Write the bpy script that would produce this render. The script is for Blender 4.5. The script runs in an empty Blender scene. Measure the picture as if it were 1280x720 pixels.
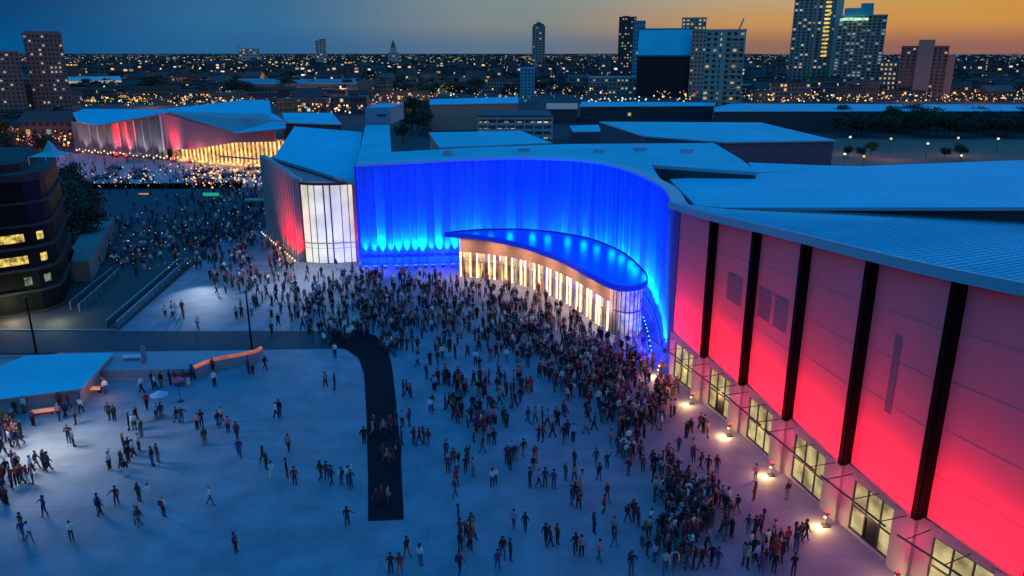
import bpy, bmesh, math, random
from mathutils import Vector, Matrix, Euler
R = random.Random(11)
C = bpy.context.scene.collection
rad = math.radians

# ------------------------------------------------------------------ camera
H, F, P = 33.0, 960.0, rad(17)
SP, CP = math.sin(P), math.cos(P)

def G(px, py, z=0.0):
    """plan point seen at that place of the photograph, at height z"""
    u, v = (px - 640) / F, (py - 360) / F
    dx, dy, dz = u, CP - v * SP, -SP - v * CP
    t = (z - H) / dz
    return (dx * t, dy * t)

def HT(pb, yt, zb=0.0):
    """height of the point straight above pb that shows at row yt"""
    X, Y = G(pb[0], pb[1], zb)
    v = (yt - 360) / F
    return H + Y * ((-SP - v * CP) / (CP - v * SP))

def PXof(X, Y, Z):
    dz = Z - H
    zf = Y * CP - dz * SP
    up = Y * SP + dz * CP
    if zf < 1: return (-9999, -9999)
    return (640 + F * X / zf, 360 - F * up / zf)

cam_d = bpy.data.cameras.new("camera")
cam_d.sensor_width = 36
cam_d.lens = 27
cam_d.clip_start = 0.5
cam_d.clip_end = 90000
cam = bpy.data.objects.new("camera", cam_d)
C.objects.link(cam)
cam.location = (0, 0, H)
cam.rotation_euler = (rad(90) - P, 0, 0)
sc = bpy.context.scene
sc.camera = cam
sc.view_settings.view_transform = 'Standard'
sc.view_settings.look = 'None'
sc.view_settings.gamma = 1
sc.view_settings.exposure = 0
sc.render.engine = 'CYCLES'
sc.cycles.use_denoising = True
sc.cycles.max_bounces = 5
sc.cycles.diffuse_bounces = 3
sc.cycles.glossy_bounces = 3
sc.cycles.transmission_bounces = 3
sc.cycles.sample_clamp_indirect = 4
sc.cycles.use_light_tree = True
sc.cycles.caustics_reflective = False
sc.cycles.caustics_refractive = False

def lin(r, g, b):
    f = lambda c: (c / 255) / 12.92 if c / 255 <= 0.04045 else ((c / 255 + 0.055) / 1.055) ** 2.4
    return (f(r), f(g), f(b), 1)

# ------------------------------------------------------------------ materials
def nt(m):
    m.use_nodes = True
    t = m.node_tree
    return t, t.nodes, t.links, t.nodes.get('Principled BSDF')

def mat(name, col, rough=0.6, metal=0.0, var=0.25, scale=0.6, bump=0.0, bscale=None, spec=0.4, coord='Object'):
    m = bpy.data.materials.new(name)
    t, N, L, b = nt(m)
    b.inputs['Roughness'].default_value = rough
    b.inputs['Metallic'].default_value = metal
    b.inputs['Specular IOR Level'].default_value = spec
    tc = N.new('ShaderNodeTexCoord')
    no = N.new('ShaderNodeTexNoise')
    no.inputs['Scale'].default_value = scale
    no.inputs['Detail'].default_value = 6
    no.inputs['Roughness'].default_value = 0.65
    L.new(tc.outputs[coord], no.inputs['Vector'])
    mx = N.new('ShaderNodeMix'); mx.data_type = 'RGBA'
    mx.inputs[6].default_value = tuple(c * (1 - var) for c in col[:3]) + (1,)
    mx.inputs[7].default_value = tuple(min(1, c * (1 + var)) for c in col[:3]) + (1,)
    L.new(no.outputs['Fac'], mx.inputs[0])
    L.new(mx.outputs[2], b.inputs['Base Color'])
    if bump:
        n2 = N.new('ShaderNodeTexNoise'); n2.inputs['Scale'].default_value = bscale or scale * 8
        n2.inputs['Detail'].default_value = 4
        L.new(tc.outputs[coord], n2.inputs['Vector'])
        bp = N.new('ShaderNodeBump'); bp.inputs['Strength'].default_value = bump
        L.new(n2.outputs['Fac'], bp.inputs['Height']); L.new(bp.outputs[0], b.inputs['Normal'])
    return m

def emis(name, col, st, var=0.0, scale=1.0, base=0.03):
    m = bpy.data.materials.new(name)
    t, N, L, b = nt(m)
    b.inputs['Base Color'].default_value = (base, base, base, 1)
    b.inputs['Roughness'].default_value = 0.3
    b.inputs['Emission Color'].default_value = tuple(col[:3]) + (1,); b.inputs['Specular IOR Level'].default_value = .1
    b.inputs['Emission Strength'].default_value = st
    m.cycles.emission_sampling = 'NONE'
    if var:
        tc = N.new('ShaderNodeTexCoord')
        no = N.new('ShaderNodeTexNoise'); no.inputs['Scale'].default_value = scale
        no.inputs['Detail'].default_value = 3
        L.new(tc.outputs['Object'], no.inputs['Vector'])
        mr = N.new('ShaderNodeMapRange')
        mr.inputs[1].default_value = 0.35; mr.inputs[2].default_value = 0.65
        mr.inputs[3].default_value = st * (1 - var); mr.inputs[4].default_value = st * (1 + var)
        L.new(no.outputs['Fac'], mr.inputs[0]); L.new(mr.outputs[0], b.inputs['Emission Strength'])
    return m

def ribbed(name, col, rough, metal, period, axis='X', depth=0.4, var=0.26, rot=0.0, dark=.72):
    """sheet with standing seams"""
    m = mat(name, col, rough, metal, var, 0.05, spec=0.12)
    t, N, L, b = nt(m)
    tc = N.new('ShaderNodeTexCoord')
    mp = N.new('ShaderNodeMapping'); mp.inputs['Rotation'].default_value[2] = rot
    L.new(tc.outputs['Object'], mp.inputs['Vector'])
    w = N.new('ShaderNodeTexWave'); w.wave_type = 'BANDS'; w.bands_direction = axis
    w.wave_profile = 'SIN'
    w.inputs['Scale'].default_value = 2 * math.pi / period / 20 * 1.0
    L.new(mp.outputs[0], w.inputs['Vector'])
    bp = N.new('ShaderNodeBump'); bp.inputs['Strength'].default_value = depth; bp.inputs['Distance'].default_value = 0.12
    L.new(w.outputs['Fac'], bp.inputs['Height']); L.new(bp.outputs[0], b.inputs['Normal'])
    # a narrow darker line at each seam
    old = b.inputs['Base Color'].links[0].from_socket
    cr = N.new('ShaderNodeMapRange'); cr.inputs[1].default_value = 0.0; cr.inputs[2].default_value = 0.25
    cr.inputs[3].default_value = dark; cr.inputs[4].default_value = 1.0
    L.new(w.outputs['Fac'], cr.inputs[0])
    mu = N.new('ShaderNodeMix'); mu.data_type = 'RGBA'; mu.blend_type = 'MULTIPLY'; mu.inputs[0].default_value = 1
    L.new(old, mu.inputs[6]); L.new(cr.outputs[0], mu.inputs[7]); L.new(mu.outputs[2], b.inputs['Base Color'])
    return m

def city_wall(name, wall, p_lit=0.35, cw=3.2, ch=3.1, st=2.2, warm=(1, .62, .25), cool=(.75, .85, 1)):
    """wall with a grid of recessed dark windows, some of them lit from within"""
    m = bpy.data.materials.new(name)
    t, N, L, b = nt(m)
    b.inputs['Roughness'].default_value = 0.7
    m.cycles.emission_sampling = 'NONE'
    tc = N.new('ShaderNodeTexCoord')
    s = N.new('ShaderNodeSeparateXYZ'); L.new(tc.outputs['Object'], s.inputs[0])
    sn = N.new('ShaderNodeSeparateXYZ'); L.new(tc.outputs['Normal'], sn.inputs[0])
    def M(op, a, c=None, d=None):
        n = N.new('ShaderNodeMath'); n.operation = op
        for i, x in enumerate((a, c, d)):
            if x is None: continue
            if isinstance(x, (int, float)): n.inputs[i].default_value = x
            else: L.new(x, n.inputs[i])
        return n.outputs[0]
    ax = M('ABSOLUTE', sn.outputs[0]); ay = M('ABSOLUTE', sn.outputs[1]); az = M('ABSOLUTE', sn.outputs[2])
    u = M('ADD', M('MULTIPLY', s.outputs[0], ay), M('MULTIPLY', s.outputs[1], ax))
    uu = M('DIVIDE', u, cw); zz = M('DIVIDE', s.outputs[2], ch)
    fu = M('FRACT', uu); fz = M('FRACT', zz)
    inu = M('LESS_THAN', M('ABSOLUTE', M('SUBTRACT', fu, 0.5)), 0.32)
    inz = M('LESS_THAN', M('ABSOLUTE', M('SUBTRACT', fz, 0.55)), 0.28)
    vert = M('LESS_THAN', az, 0.5)
    mask = M('MULTIPLY', M('MULTIPLY', inu, inz), vert)
    oi = N.new('ShaderNodeObjectInfo')
    cv = N.new('ShaderNodeCombineXYZ')
    L.new(M('FLOOR', uu), cv.inputs[0]); L.new(M('FLOOR', zz), cv.inputs[1])
    L.new(M('ADD', M('MULTIPLY', oi.outputs['Random'], 57.0), M('ROUND', M('MULTIPLY', sn.outputs[0], 3.0))), cv.inputs[2])
    wn = N.new('ShaderNodeTexWhiteNoise'); wn.noise_dimensions = '3D'
    L.new(cv.outputs[0], wn.inputs['Vector'])
    lit = M('MULTIPLY', M('LESS_THAN', wn.outputs['Value'], p_lit), mask)
    sc_ = N.new('ShaderNodeSeparateColor'); L.new(wn.outputs['Color'], sc_.inputs[0])
    cm = N.new('ShaderNodeMix'); cm.data_type = 'RGBA'
    cm.inputs[6].default_value = (*warm, 1); cm.inputs[7].default_value = (*cool, 1)
    L.new(M('GREATER_THAN', sc_.outputs[1], 0.78), cm.inputs[0])
    L.new(cm.outputs[2], b.inputs['Emission Color'])
    L.new(M('MULTIPLY', lit, M('MULTIPLY_ADD', sc_.outputs[2], st, st * 0.3)), b.inputs['Emission Strength'])
    bc = N.new('ShaderNodeMix'); bc.data_type = 'RGBA'
    bc.inputs[6].default_value = (*wall, 1); bc.inputs[7].default_value = (0.02, 0.025, 0.03, 1)
    L.new(mask, bc.inputs[0]); L.new(bc.outputs[2], b.inputs['Base Color'])
    return m

ROOF = (0.03, 0.52, 0.66)
M = {
 'ground': mat('city_ground', (0.035, 0.036, 0.04), 0.9, 0, 0.5, 0.01, coord='Object'),
 'asphalt': mat('asphalt', (0.05, 0.052, 0.06), 0.75, 0, 0.35, 0.3, 0.2, 20),
 'asphalt_blue': mat('damp_asphalt', (0.06, 0.07, 0.09), 0.8, 0, 0.3, 0.15, 0.1, 8, spec=.08),
 'black_path': mat('black_path', (0.026, 0.016, 0.022), 0.9, 0, 0.5, 0.8, 0.1, 10, spec=.03),
 'roof_a': ribbed('blue_metal_roof', ROOF, 0.75, 0.0, 1.6, 'X', 0.06, dark=.94),
 'roof_b': ribbed('blue_metal_roof_fine', (0.04, 0.58, 0.72), 0.7, 0.0, 0.9, 'X', 0.6, rot=rad(12)),
 'roof_c': mat('pale_blue_roof', (0.035, 0.50, 0.60), 0.75, 0, 0.32, 0.07, spec=.12),
 'roof_rim': mat('grey_roof_rim', (0.34, 0.42, 0.50), 0.5, 0, 0.12, 0.3),
 'brown': mat('brown_brick', (0.42, 0.24, 0.19), 0.85, 0, 0.25, 0.4),
 'darkwall': mat('dark_grey_wall', (0.045, 0.05, 0.06), 0.7, 0, 0.3, 0.2),
 'lilacwall': mat('grey_render', (0.27, 0.24, 0.26), 0.8, 0, 0.12, 0.8, 0.1, 12),
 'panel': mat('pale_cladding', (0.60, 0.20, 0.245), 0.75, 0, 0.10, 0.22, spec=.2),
 'bluewall': mat('blue_light_cladding', (0.03, 0.19, 0.85), 0.6, 0, 0.05, 0.4),  # blue of the lamps put into the base colour
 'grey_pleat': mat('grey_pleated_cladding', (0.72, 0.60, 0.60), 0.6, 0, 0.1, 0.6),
 'shade_pleat': mat('pleat_shade_cladding', (0.24, 0.20, 0.22), 0.6, 0, 0.1, 0.6),  # shade of the folds put into the colour of some facets
 'soffit': mat('grey_soffit', (0.30, 0.27, 0.30), 0.6, 0, 0.1, 0.1),
 'black': mat('black_steel', (0.003, 0.003, 0.004), 0.7, 0, 0.2, 1, spec=.08),
 'peach': mat('peach_fascia', (0.24, 0.15, 0.11), 0.7, 0, 0.12, 0.5),
 'canopy': mat('glossy_canopy_sheet', (0.12, 0.45, 0.9), 0.24, 0.9, 0.2, 0.35, 0.5, 0.5),
 'metal': mat('silver_frame', (0.45, 0.46, 0.5), 0.35, 0.8, 0.1, 2),
 'dkmetal': mat('dark_metal', (0.06, 0.06, 0.07), 0.45, 0.6, 0.2, 2),
 'darkglass': mat('dark_glass', (0.012, 0.016, 0.02), 0.3, 0.0, 0.3, 0.4, spec=0.3),
 'tealglass': mat('teal_glass', (0.01, 0.10, 0.14), 0.25, 0.0, 0.3, 0.1, spec=0.6),
 'terrace': mat('lilac_paving', (0.34, 0.27, 0.31), 0.75, 0, 0.15, 0.6),
 'tan': mat('tan_wall', (0.42, 0.27, 0.20), 0.8, 0, 0.15, 0.8),
 'orange': emis('orange_lit_bench', (1, 0.33, 0.08), 0.55, 0.4, 0.8, 0.3),
 'trunk': mat('bark', (0.06, 0.045, 0.035), 0.9, 0, 0.4, 3),
 'leaf': mat('leaf_dark', (0.035, 0.05, 0.03), 0.8, 0, 0.4, 0.5),
 'leaf2': mat('leaf_mid', (0.05, 0.065, 0.035), 0.8, 0, 0.4, 0.5),
 'tentA': mat('teal_canvas', (0.08, 0.40, 0.42), 0.7, 0, 0.1, 1),
 'pane_warm': emis('lit_pane_warm', (1, 0.58, 0.18), 0.9, 0.5, 0.9),
 'pane_y': emis('lit_pane_yellow', (0.74, 0.62, 0.27), 0.55, 0.55, 0.7),
 'pane_office': emis('lit_office_yellow', (0.85, 0.62, 0.12), 0.75, 0.8, 1.4),
 'pane_office2': emis('lit_office_green', (0.42, 0.50, 0.32), 0.32, 0.8, 1.4),
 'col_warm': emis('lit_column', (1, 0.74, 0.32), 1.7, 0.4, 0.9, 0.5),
 'pane_in': emis('warm_interior', (0.9, 0.36, 0.14), 0.42, 0.8, 0.7),
 'silverglass': emis('silver_glass', (0.65, 0.62, 0.75), 0.32, 0.9, 1.2, 0.4),
 'whitefab': emis('backlit_white_cladding', (0.84, 0.80, 0.60), 0.78, 0.22, 0.35, 0.45),
 'led_blue': emis('blue_led_edge', (0.0, 0.03, 1.0), 0.55, 0.0),
 'led_orange': emis('orange_led', (0.8, 0.20, 0.10), 0.5, 0.5, 0.5),
 'lamp_red': emis('red_lamp', (1, 0.02, 0.05), 4),
 'lamp_blue': emis('blue_lamp', (0.05, 0.4, 1), 4),
 'lamp_warm': emis('warm_lamp', (1, 0.66, 0.28), 1.9),
 'lamp_white': emis('white_lamp', (0.75, 0.9, 0.85), 1.5),
 'lamp_gold': emis('gold_lamp', (1, 0.52, 0.12), 1.6),
 'lamp_orange': emis('orange_lamp', (1, 0.26, 0.06), 1.3),
 'lamp_green': emis('green_lamp', (0.2, 1.0, 0.5), 3),
 'lamp_pink': emis('pink_lamp', (1, 0.28, 0.25), 1.0),
 'sign_green': emis('green_sign', (0.03, 0.6, 0.4), 0.55),
 'water': mat('lake_water', (0.01, 0.05, 0.09), 0.35, 0, 0.2, 0.002),
}
# plaza paving: big slabs with joints, stained
def plaza_mat():
    m = mat('plaza_paving', (0.215, 0.24, 0.30), 0.65, 0, 0.14, 0.035, 0.05, 6, spec=0.2)
    t, N, L, b = nt(m)
    tc = N.new('ShaderNodeTexCoord')
    br = N.new('ShaderNodeTexBrick')
    br.inputs['Color1'].default_value = (1, 1, 1, 1); br.inputs['Color2'].default_value = (0.88, 0.88, 0.88, 1)
    br.inputs['Mortar'].default_value = (0.80, 0.80, 0.80, 1)
    br.inputs['Scale'].default_value = 1.0; br.inputs['Mortar Size'].default_value = 0.04
    br.inputs['Brick Width'].default_value = 6.0; br.inputs['Row Height'].default_value = 3.0
    L.new(tc.outputs['Object'], br.inputs['Vector'])
    n3 = N.new('ShaderNodeTexNoise'); n3.inputs['Scale'].default_value = 0.35; n3.inputs['Detail'].default_value = 7
    L.new(tc.outputs['Object'], n3.inputs['Vector'])
    mr = N.new('ShaderNodeMapRange'); mr.inputs[1].default_value = 0.3; mr.inputs[2].default_value = 0.7
    mr.inputs[3].default_value = 0.78; mr.inputs[4].default_value = 1.15
    L.new(n3.outputs['Fac'], mr.inputs[0])
    old = b.inputs['Base Color'].links[0].from_socket
    a = N.new('ShaderNodeMix'); a.data_type = 'RGBA'; a.blend_type = 'MULTIPLY'; a.inputs[0].default_value = 1
    L.new(old, a.inputs[6]); L.new(br.outputs['Color'], a.inputs[7])
    c = N.new('ShaderNodeMix'); c.data_type = 'RGBA'; c.blend_type = 'MULTIPLY'; c.inputs[0].default_value = 1
    L.new(a.outputs[2], c.inputs[6]); L.new(mr.outputs[0], c.inputs[7])
    L.new(c.outputs[2], b.inputs['Base Color'])
    return m
M['plaza'] = plaza_mat()

# ------------------------------------------------------------------ mesh helpers
class MB:
    def __init__(s): s.v = []; s.f = []; s.m = []
    def face(s, pts, m=0):
        i = len(s.v); s.v += [tuple(p) for p in pts]; s.f.append(tuple(range(i, i + len(pts)))); s.m.append(m)
    def box(s, cx, cy, cz, sx, sy, sz, rot=0, m=0):
        c, n = math.cos(rot), math.sin(rot)
        i = len(s.v)
        for dz in (-.5, .5):
            for dx, dy in ((-.5, -.5), (.5, -.5), (.5, .5), (-.5, .5)):
                x, y = dx * sx, dy * sy
                s.v.append((cx + x * c - y * n, cy + x * n + y * c, cz + dz * sz))
        for q in ((0, 3, 2, 1), (4, 5, 6, 7), (0, 1, 5, 4), (1, 2, 6, 5), (2, 3, 7, 6), (3, 0, 4, 7)):
            s.f.append(tuple(i + k for k in q)); s.m.append(m)
    def prism(s, poly, z0, z1, m=0, mt=None, mb=None):
        n = len(poly)
        Z1 = z1 if isinstance(z1, (list, tuple)) else [z1] * n
        Z0 = z0 if isinstance(z0, (list, tuple)) else [z0] * n
        area = sum(poly[k][0] * poly[(k + 1) % n][1] - poly[(k + 1) % n][0] * poly[k][1] for k in range(n))
        if area < 0:
            poly = poly[::-1]; Z1 = list(Z1)[::-1]; Z0 = list(Z0)[::-1]
        i = len(s.v)
        s.v += [(p[0], p[1], z) for p, z in zip(poly, Z0)] + [(p[0], p[1], z) for p, z in zip(poly, Z1)]
        for k in range(n):
            s.f.append((i + k, i + (k + 1) % n, i + n + (k + 1) % n, i + n + k)); s.m.append(m)
        s.f.append(tuple(i + n + k for k in range(n))); s.m.append(m if mt is None else mt)
        s.f.append(tuple(i + k for k in range(n - 1, -1, -1))); s.m.append(m if mb is None else mb)
    def tube(s, p0, p1, r0, r1=None, n=8, m=0):
        r1 = r0 if r1 is None else r1
        p0, p1 = Vector(p0), Vector(p1)
        d = (p1 - p0).normalized()
        a = d.cross(Vector((0, 0, 1)) if abs(d.z) < .9 else Vector((1, 0, 0))).normalized(); b = d.cross(a)
        i = len(s.v)
        for p, r in ((p0, r0), (p1, r1)):
            for k in range(n):
                t = 2 * math.pi * k / n
                s.v.append(tuple(p + (a * math.cos(t) + b * math.sin(t)) * r))
        for k in range(n):
            s.f.append((i + k, i + n + k, i + n + (k + 1) % n, i + (k + 1) % n)); s.m.append(m)
        s.f.append(tuple(i + k for k in range(n))); s.m.append(m)
        s.f.append(tuple(i + n + k for k in range(n - 1, -1, -1))); s.m.append(m)
    def ball(s, c, r, m=0, n=6, k=4, sz=1.0):
        i = len(s.v); c = Vector(c)
        s.v.append((c.x, c.y, c.z + r * sz))
        for a in range(1, k):
            ph = math.pi * a / k
            for b in range(n):
                t = 2 * math.pi * b / n
                s.v.append((c.x + r * math.sin(ph) * math.cos(t), c.y + r * math.sin(ph) * math.sin(t), c.z + r * sz * math.cos(ph)))
        s.v.append((c.x, c.y, c.z - r * sz)); last = len(s.v) - 1
        for b in range(n):
            s.f.append((i, i + 1 + b, i + 1 + (b + 1) % n)); s.m.append(m)
            for a in range(k - 2):
                o = i + 1 + a * n
                s.f.append((o + b, o + n + b, o + n + (b + 1) % n, o + (b + 1) % n)); s.m.append(m)
            o = i + 1 + (k - 2) * n
            s.f.append((last, o + (b + 1) % n, o + b)); s.m.append(m)
    def wall(s, pts, z0, z1, th=0.3, m=0, mf=None):
        """upright strip along plan points, thickness th to the left of the walk"""
        n = len(pts)
        Z1 = z1 if isinstance(z1, (list, tuple)) else [z1] * n
        Z0 = z0 if isinstance(z0, (list, tuple)) else [z0] * n
        off = offset(pts, th)
        i = len(s.v)
        for k in range(n):
            a, b = pts[k], off[k]
            s.v += [(a[0], a[1], Z0[k]), (a[0], a[1], Z1[k]), (b[0], b[1], Z1[k]), (b[0], b[1], Z0[k])]
        for k in range(n - 1):
            for q in range(4):
                s.f.append((i + 4 * k + q, i + 4 * k + (q + 1) % 4, i + 4 * k + 4 + (q + 1) % 4, i + 4 * k + 4 + q)); s.m.append(mf(k) if mf else m)
        s.f.append((i + 3, i + 2, i + 1, i)); s.m.append(m)
        e = i + 4 * (n - 1); s.f.append((e, e + 1, e + 2, e + 3)); s.m.append(m)
    def data(s, name, mats, org=(0, 0, 0)):
        me = bpy.data.meshes.new(name)
        me.from_pydata([(x - org[0], y - org[1], z - org[2]) for x, y, z in s.v], [], s.f)
        for m in mats: me.materials.append(m)
        me.polygons.foreach_set('material_index', s.m)
        me.update()
        return me
    def build(s, name, mats, parent=None, label=None):
        if not isinstance(mats, (list, tuple)): mats = [mats]
        org = parent.get('_org', (0, 0, 0)) if parent else (0, 0, 0)
        o = bpy.data.objects.new(name, s.data(name, mats, tuple(org)))
        C.objects.link(o)
        if parent: o.parent = parent; o['_org'] = tuple(org)
        if label: o['label'] = label
        return o

def offset(pts, d):
    out = []
    n = len(pts)
    for k in range(n):
        a = pts[max(k - 1, 0)]; b = pts[min(k + 1, n - 1)]
        dx, dy = b[0] - a[0], b[1] - a[1]; l = math.hypot(dx, dy) or 1
        out.append((pts[k][0] - dy / l * d, pts[k][1] + dx / l * d))
    return out

def spline(pts, step):
    """Catmull-Rom through pts (any dimension), points about `step` apart"""
    out = []
    n = len(pts)
    for k in range(n - 1):
        p = [pts[max(k - 1, 0)], pts[k], pts[k + 1], pts[min(k + 2, n - 1)]]
        L = math.hypot(p[2][0] - p[1][0], p[2][1] - p[1][1]); q = max(1, round(L / step))
        for j in range(q):
            t = j / q
            out.append(tuple(0.5 * ((2 * b) + (-a + c) * t + (2 * a - 5 * b + 4 * c - d) * t * t + (-a + 3 * b - 3 * c + d) * t ** 3)
                             for a, b, c, d in zip(*p)))
    out.append(tuple(pts[-1]))
    return out

def tag(o, label=None, cat=None, group=None, kind=None):
    if label: o['label'] = label
    if cat: o['category'] = cat
    if group: o['group'] = group
    if kind: o['kind'] = kind
    return o

def thing(name, label, cat, loc=(0, 0, 0), group=None):
    o = bpy.data.objects.new(name, None); C.objects.link(o)
    o.location = loc; o['_org'] = tuple(float(x) for x in loc)
    o.empty_display_size = 0.5
    return tag(o, label, cat, group)

def struct(name, mb, mats):
    return tag(mb.build(name, mats), kind='structure')

def copy_tree(o, loc=None, rz=None, scale=None, label=None):
    c = o.copy(); C.objects.link(c)
    if loc is not None: c.location = loc
    if rz is not None: c.rotation_euler = (0, 0, rz)
    if scale is not None: c.scale = (scale,) * 3 if isinstance(scale, (int, float)) else scale
    if label: c['label'] = label
    for ch in list(o.children):
        d = ch.copy(); C.objects.link(d); d.parent = c
        for g in list(ch.children):
            e = g.copy(); C.objects.link(e); e.parent = d
    return c

def light(kind, loc, col, power, aim=None, size=1.0, size_y=None, spread=None, angle=None, blend=0.6, radius=0.15):
    d = bpy.data.lights.new(kind.lower() + '_light', kind)
    d.color = col; d.energy = power
    if kind == 'AREA':
        d.shape = 'RECTANGLE'; d.size = size; d.size_y = size_y or size
        if spread: d.spread = rad(spread)
    if kind == 'SPOT':
        d.spot_size = rad(angle or 60); d.spot_blend = blend; d.shadow_soft_size = radius
    if kind == 'POINT': d.shadow_soft_size = radius
    o = bpy.data.objects.new(kind.lower() + '_light', d); C.objects.link(o)
    o.location = loc
    if aim is not None:
        o.rotation_euler = (Vector(aim) - Vector(loc)).to_track_quat('-Z', 'Y').to_euler()
    return o

# ------------------------------------------------------------------ world
w = bpy.data.worlds.new("World"); sc.world = w; w.use_nodes = True
t = w.node_tree; N = t.nodes; L = t.links; N.clear()
out = N.new('ShaderNodeOutputWorld')
bgS = N.new('ShaderNodeBackground'); bgG = N.new('ShaderNodeBackground'); add = N.new('ShaderNodeAddShader')
sky = N.new('ShaderNodeTexSky'); sky.sky_type = 'NISHITA'; sky.sun_disc = False
SUN_EL, SUN_AZ = rad(1.0), rad(52)
sky.sun_elevation = SUN_EL; sky.sun_rotation = SUN_AZ; sky.air_density = 1.2; sky.dust_density = 1.5; sky.ozone_density = 4
L.new(sky.outputs[0], bgS.inputs[0]); bgS.inputs[1].default_value = 0.012
tc = N.new('ShaderNodeTexCoord'); sx = N.new('ShaderNodeSeparateXYZ'); L.new(tc.outputs['Generated'], sx.inputs[0])
def WM(op, a, b=None, c=None):
    n = N.new('ShaderNodeMath'); n.operation = op
    for i, x in enumerate((a, b, c)):
        if x is None: continue
        if isinstance(x, (int, float)): n.inputs[i].default_value = x
        else: L.new(x, n.inputs[i])
    return n.outputs[0]
hl = WM('SQRT', WM('ADD', WM('MULTIPLY', sx.outputs[0], sx.outputs[0]), WM('MULTIPLY', sx.outputs[1], sx.outputs[1])))
az = WM('DIVIDE', sx.outputs[0], WM('MAXIMUM', hl, 0.001))
azf = WM('MULTIPLY_ADD', az, 1 / 1.5, 0.4 / 1.0)          # sin(azimuth) -0.6..0.9 -> 0..1
def ramp(stops, fac):
    r = N.new('ShaderNodeValToRGB'); L.new(fac, r.inputs[0])
    e = r.color_ramp.elements
    while len(e) < len(stops): e.new(0.5)
    for k, (p, c) in enumerate(stops): e[k].position = p; e[k].color = c
    r.color_ramp.interpolation = 'EASE'
    return r.outputs[0]
S = lambda px: (math.sin(math.atan((px - 640) / F)) + 0.6) / 1.5
hor = ramp([(S(0), lin(0, 82, 140)), (S(320), lin(40, 100, 150)), (S(640), lin(95, 118, 140)), (S(960), lin(150, 108, 92)),
            (S(1120), lin(150, 102, 92)), (S(1280), lin(150, 100, 90)), (1.0, lin(190, 90, 40))], azf)
mid = ramp([(S(0), lin(2, 70, 125)), (S(320), lin(45, 108, 155)), (S(640), lin(128, 138, 138)), (S(960), lin(202, 148, 92)),
            (S(1120), lin(206, 146, 78)), (S(1280), lin(208, 145, 72)), (1.0, lin(210, 125, 50))], azf)
top = ramp([(S(0), lin(8, 52, 100)), (S(320), lin(52, 104, 142)), (S(640), lin(125, 145, 148)), (S(960), lin(180, 172, 138)),
            (S(1120), lin(198, 165, 85)), (S(1280), lin(205, 148, 50)), (1.0, lin(190, 120, 40))], azf)
def MX(f, a, b):
    n = N.new('ShaderNodeMix'); n.data_type = 'RGBA'
    L.new(f, n.inputs[0])
    for k, x in ((6, a), (7, b)):
        if isinstance(x, tuple): n.inputs[k].default_value = x
        else: L.new(x, n.inputs[k])
    return n.outputs[2]
def MR(v, a, b):
    n = N.new('ShaderNodeMapRange'); n.interpolation_type = 'SMOOTHSTEP'
    L.new(v, n.inputs[0]); n.inputs[1].default_value = a; n.inputs[2].default_value = b
    return n.outputs[0]
z = sx.outputs[2]
c1 = MX(MR(z, 0.006, 0.038), hor, mid)
c2 = MX(MR(z, 0.032, 0.078), c1, top)
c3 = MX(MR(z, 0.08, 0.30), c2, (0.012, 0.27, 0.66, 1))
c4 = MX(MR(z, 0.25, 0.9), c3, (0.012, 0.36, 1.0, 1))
c5 = MX(MR(z, -0.02, 0.0), (0.01, 0.015, 0.02, 1), c4)
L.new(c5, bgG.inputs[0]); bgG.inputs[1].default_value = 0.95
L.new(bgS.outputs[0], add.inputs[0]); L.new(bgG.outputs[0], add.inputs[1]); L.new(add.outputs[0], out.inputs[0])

sd = bpy.data.lights.new('sun', 'SUN'); sd.energy = 0.12; sd.angle = rad(10); sd.color = (1, 0.5, 0.2)
so = bpy.data.objects.new('sun', sd); C.objects.link(so)
dirv = Vector((math.sin(SUN_AZ) * math.cos(rad(3)), math.cos(SUN_AZ) * math.cos(rad(3)), math.sin(rad(3))))
so.rotation_euler = dirv.to_track_quat('Z', 'Y').to_euler(); so.location = (0, 0, 60)

# ------------------------------------------------------------------ ground sheets
g = MB()
xs = [-40000, -12000, -4000, -1200, -300, 0, 300, 1200, 4000, 12000, 40000]
ys = [-2000, -300, 0, 300, 1200, 4000, 12000, 60000]
for i in range(len(xs) - 1):
    for j in range(len(ys) - 1):
        g.face([(xs[i], ys[j], 0), (xs[i + 1], ys[j], 0), (xs[i + 1], ys[j + 1], 0), (xs[i], ys[j + 1], 0)])
struct('ground', g, M['ground'])
def sheet(name, pix, z, m, world=False):
    b = MB(); pts = pix if world else [G(*p) for p in pix]
    n = len(pts)
    if sum(pts[k][0] * pts[(k + 1) % n][1] - pts[(k + 1) % n][0] * pts[k][1] for k in range(n)) < 0: pts = pts[::-1]
    b.face([(p[0], p[1], z) for p in pts]); return struct(name, b, m)
sheet('water', [(2300, 5200), (30000, 5000), (40000, 50000), (15000, 50000)], 0.6, M['water'], True)
sheet('plaza', [(-700, 446), (-100, 446), (60, 446), (150, 412), (244, 330), (262, 308), (300, 292), (345, 284), (380, 300), (452, 300), (700, 300), (1000, 400), (1500, 600), (1800, 1100), (-1000, 1100)], 0.02, M['plaza'])
sheet('road', [(-300, 414), (445, 414), (470, 424), (430, 436), (-300, 446)], 0.035, M['asphalt_blue'])
sheet('path', [(419, 414), (446, 412), (470, 420), (484, 436), (490, 458), (495, 500), (501, 570), (505, 650), (460, 652), (460, 600), (458, 520), (455, 468), (448, 448), (432, 437), (410, 434)], 0.045, M['black_path'])
sheet('driveway', [(-200, 414), (146, 413), (238, 328), (262, 306), (230, 300), (142, 342), (84, 386), (-200, 405)], 0.015, M['asphalt'])
sheet('upper_road', [(95, 238), (335, 236), (338, 262), (300, 276), (118, 278)], 0.03, M['asphalt_blue'])
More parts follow.
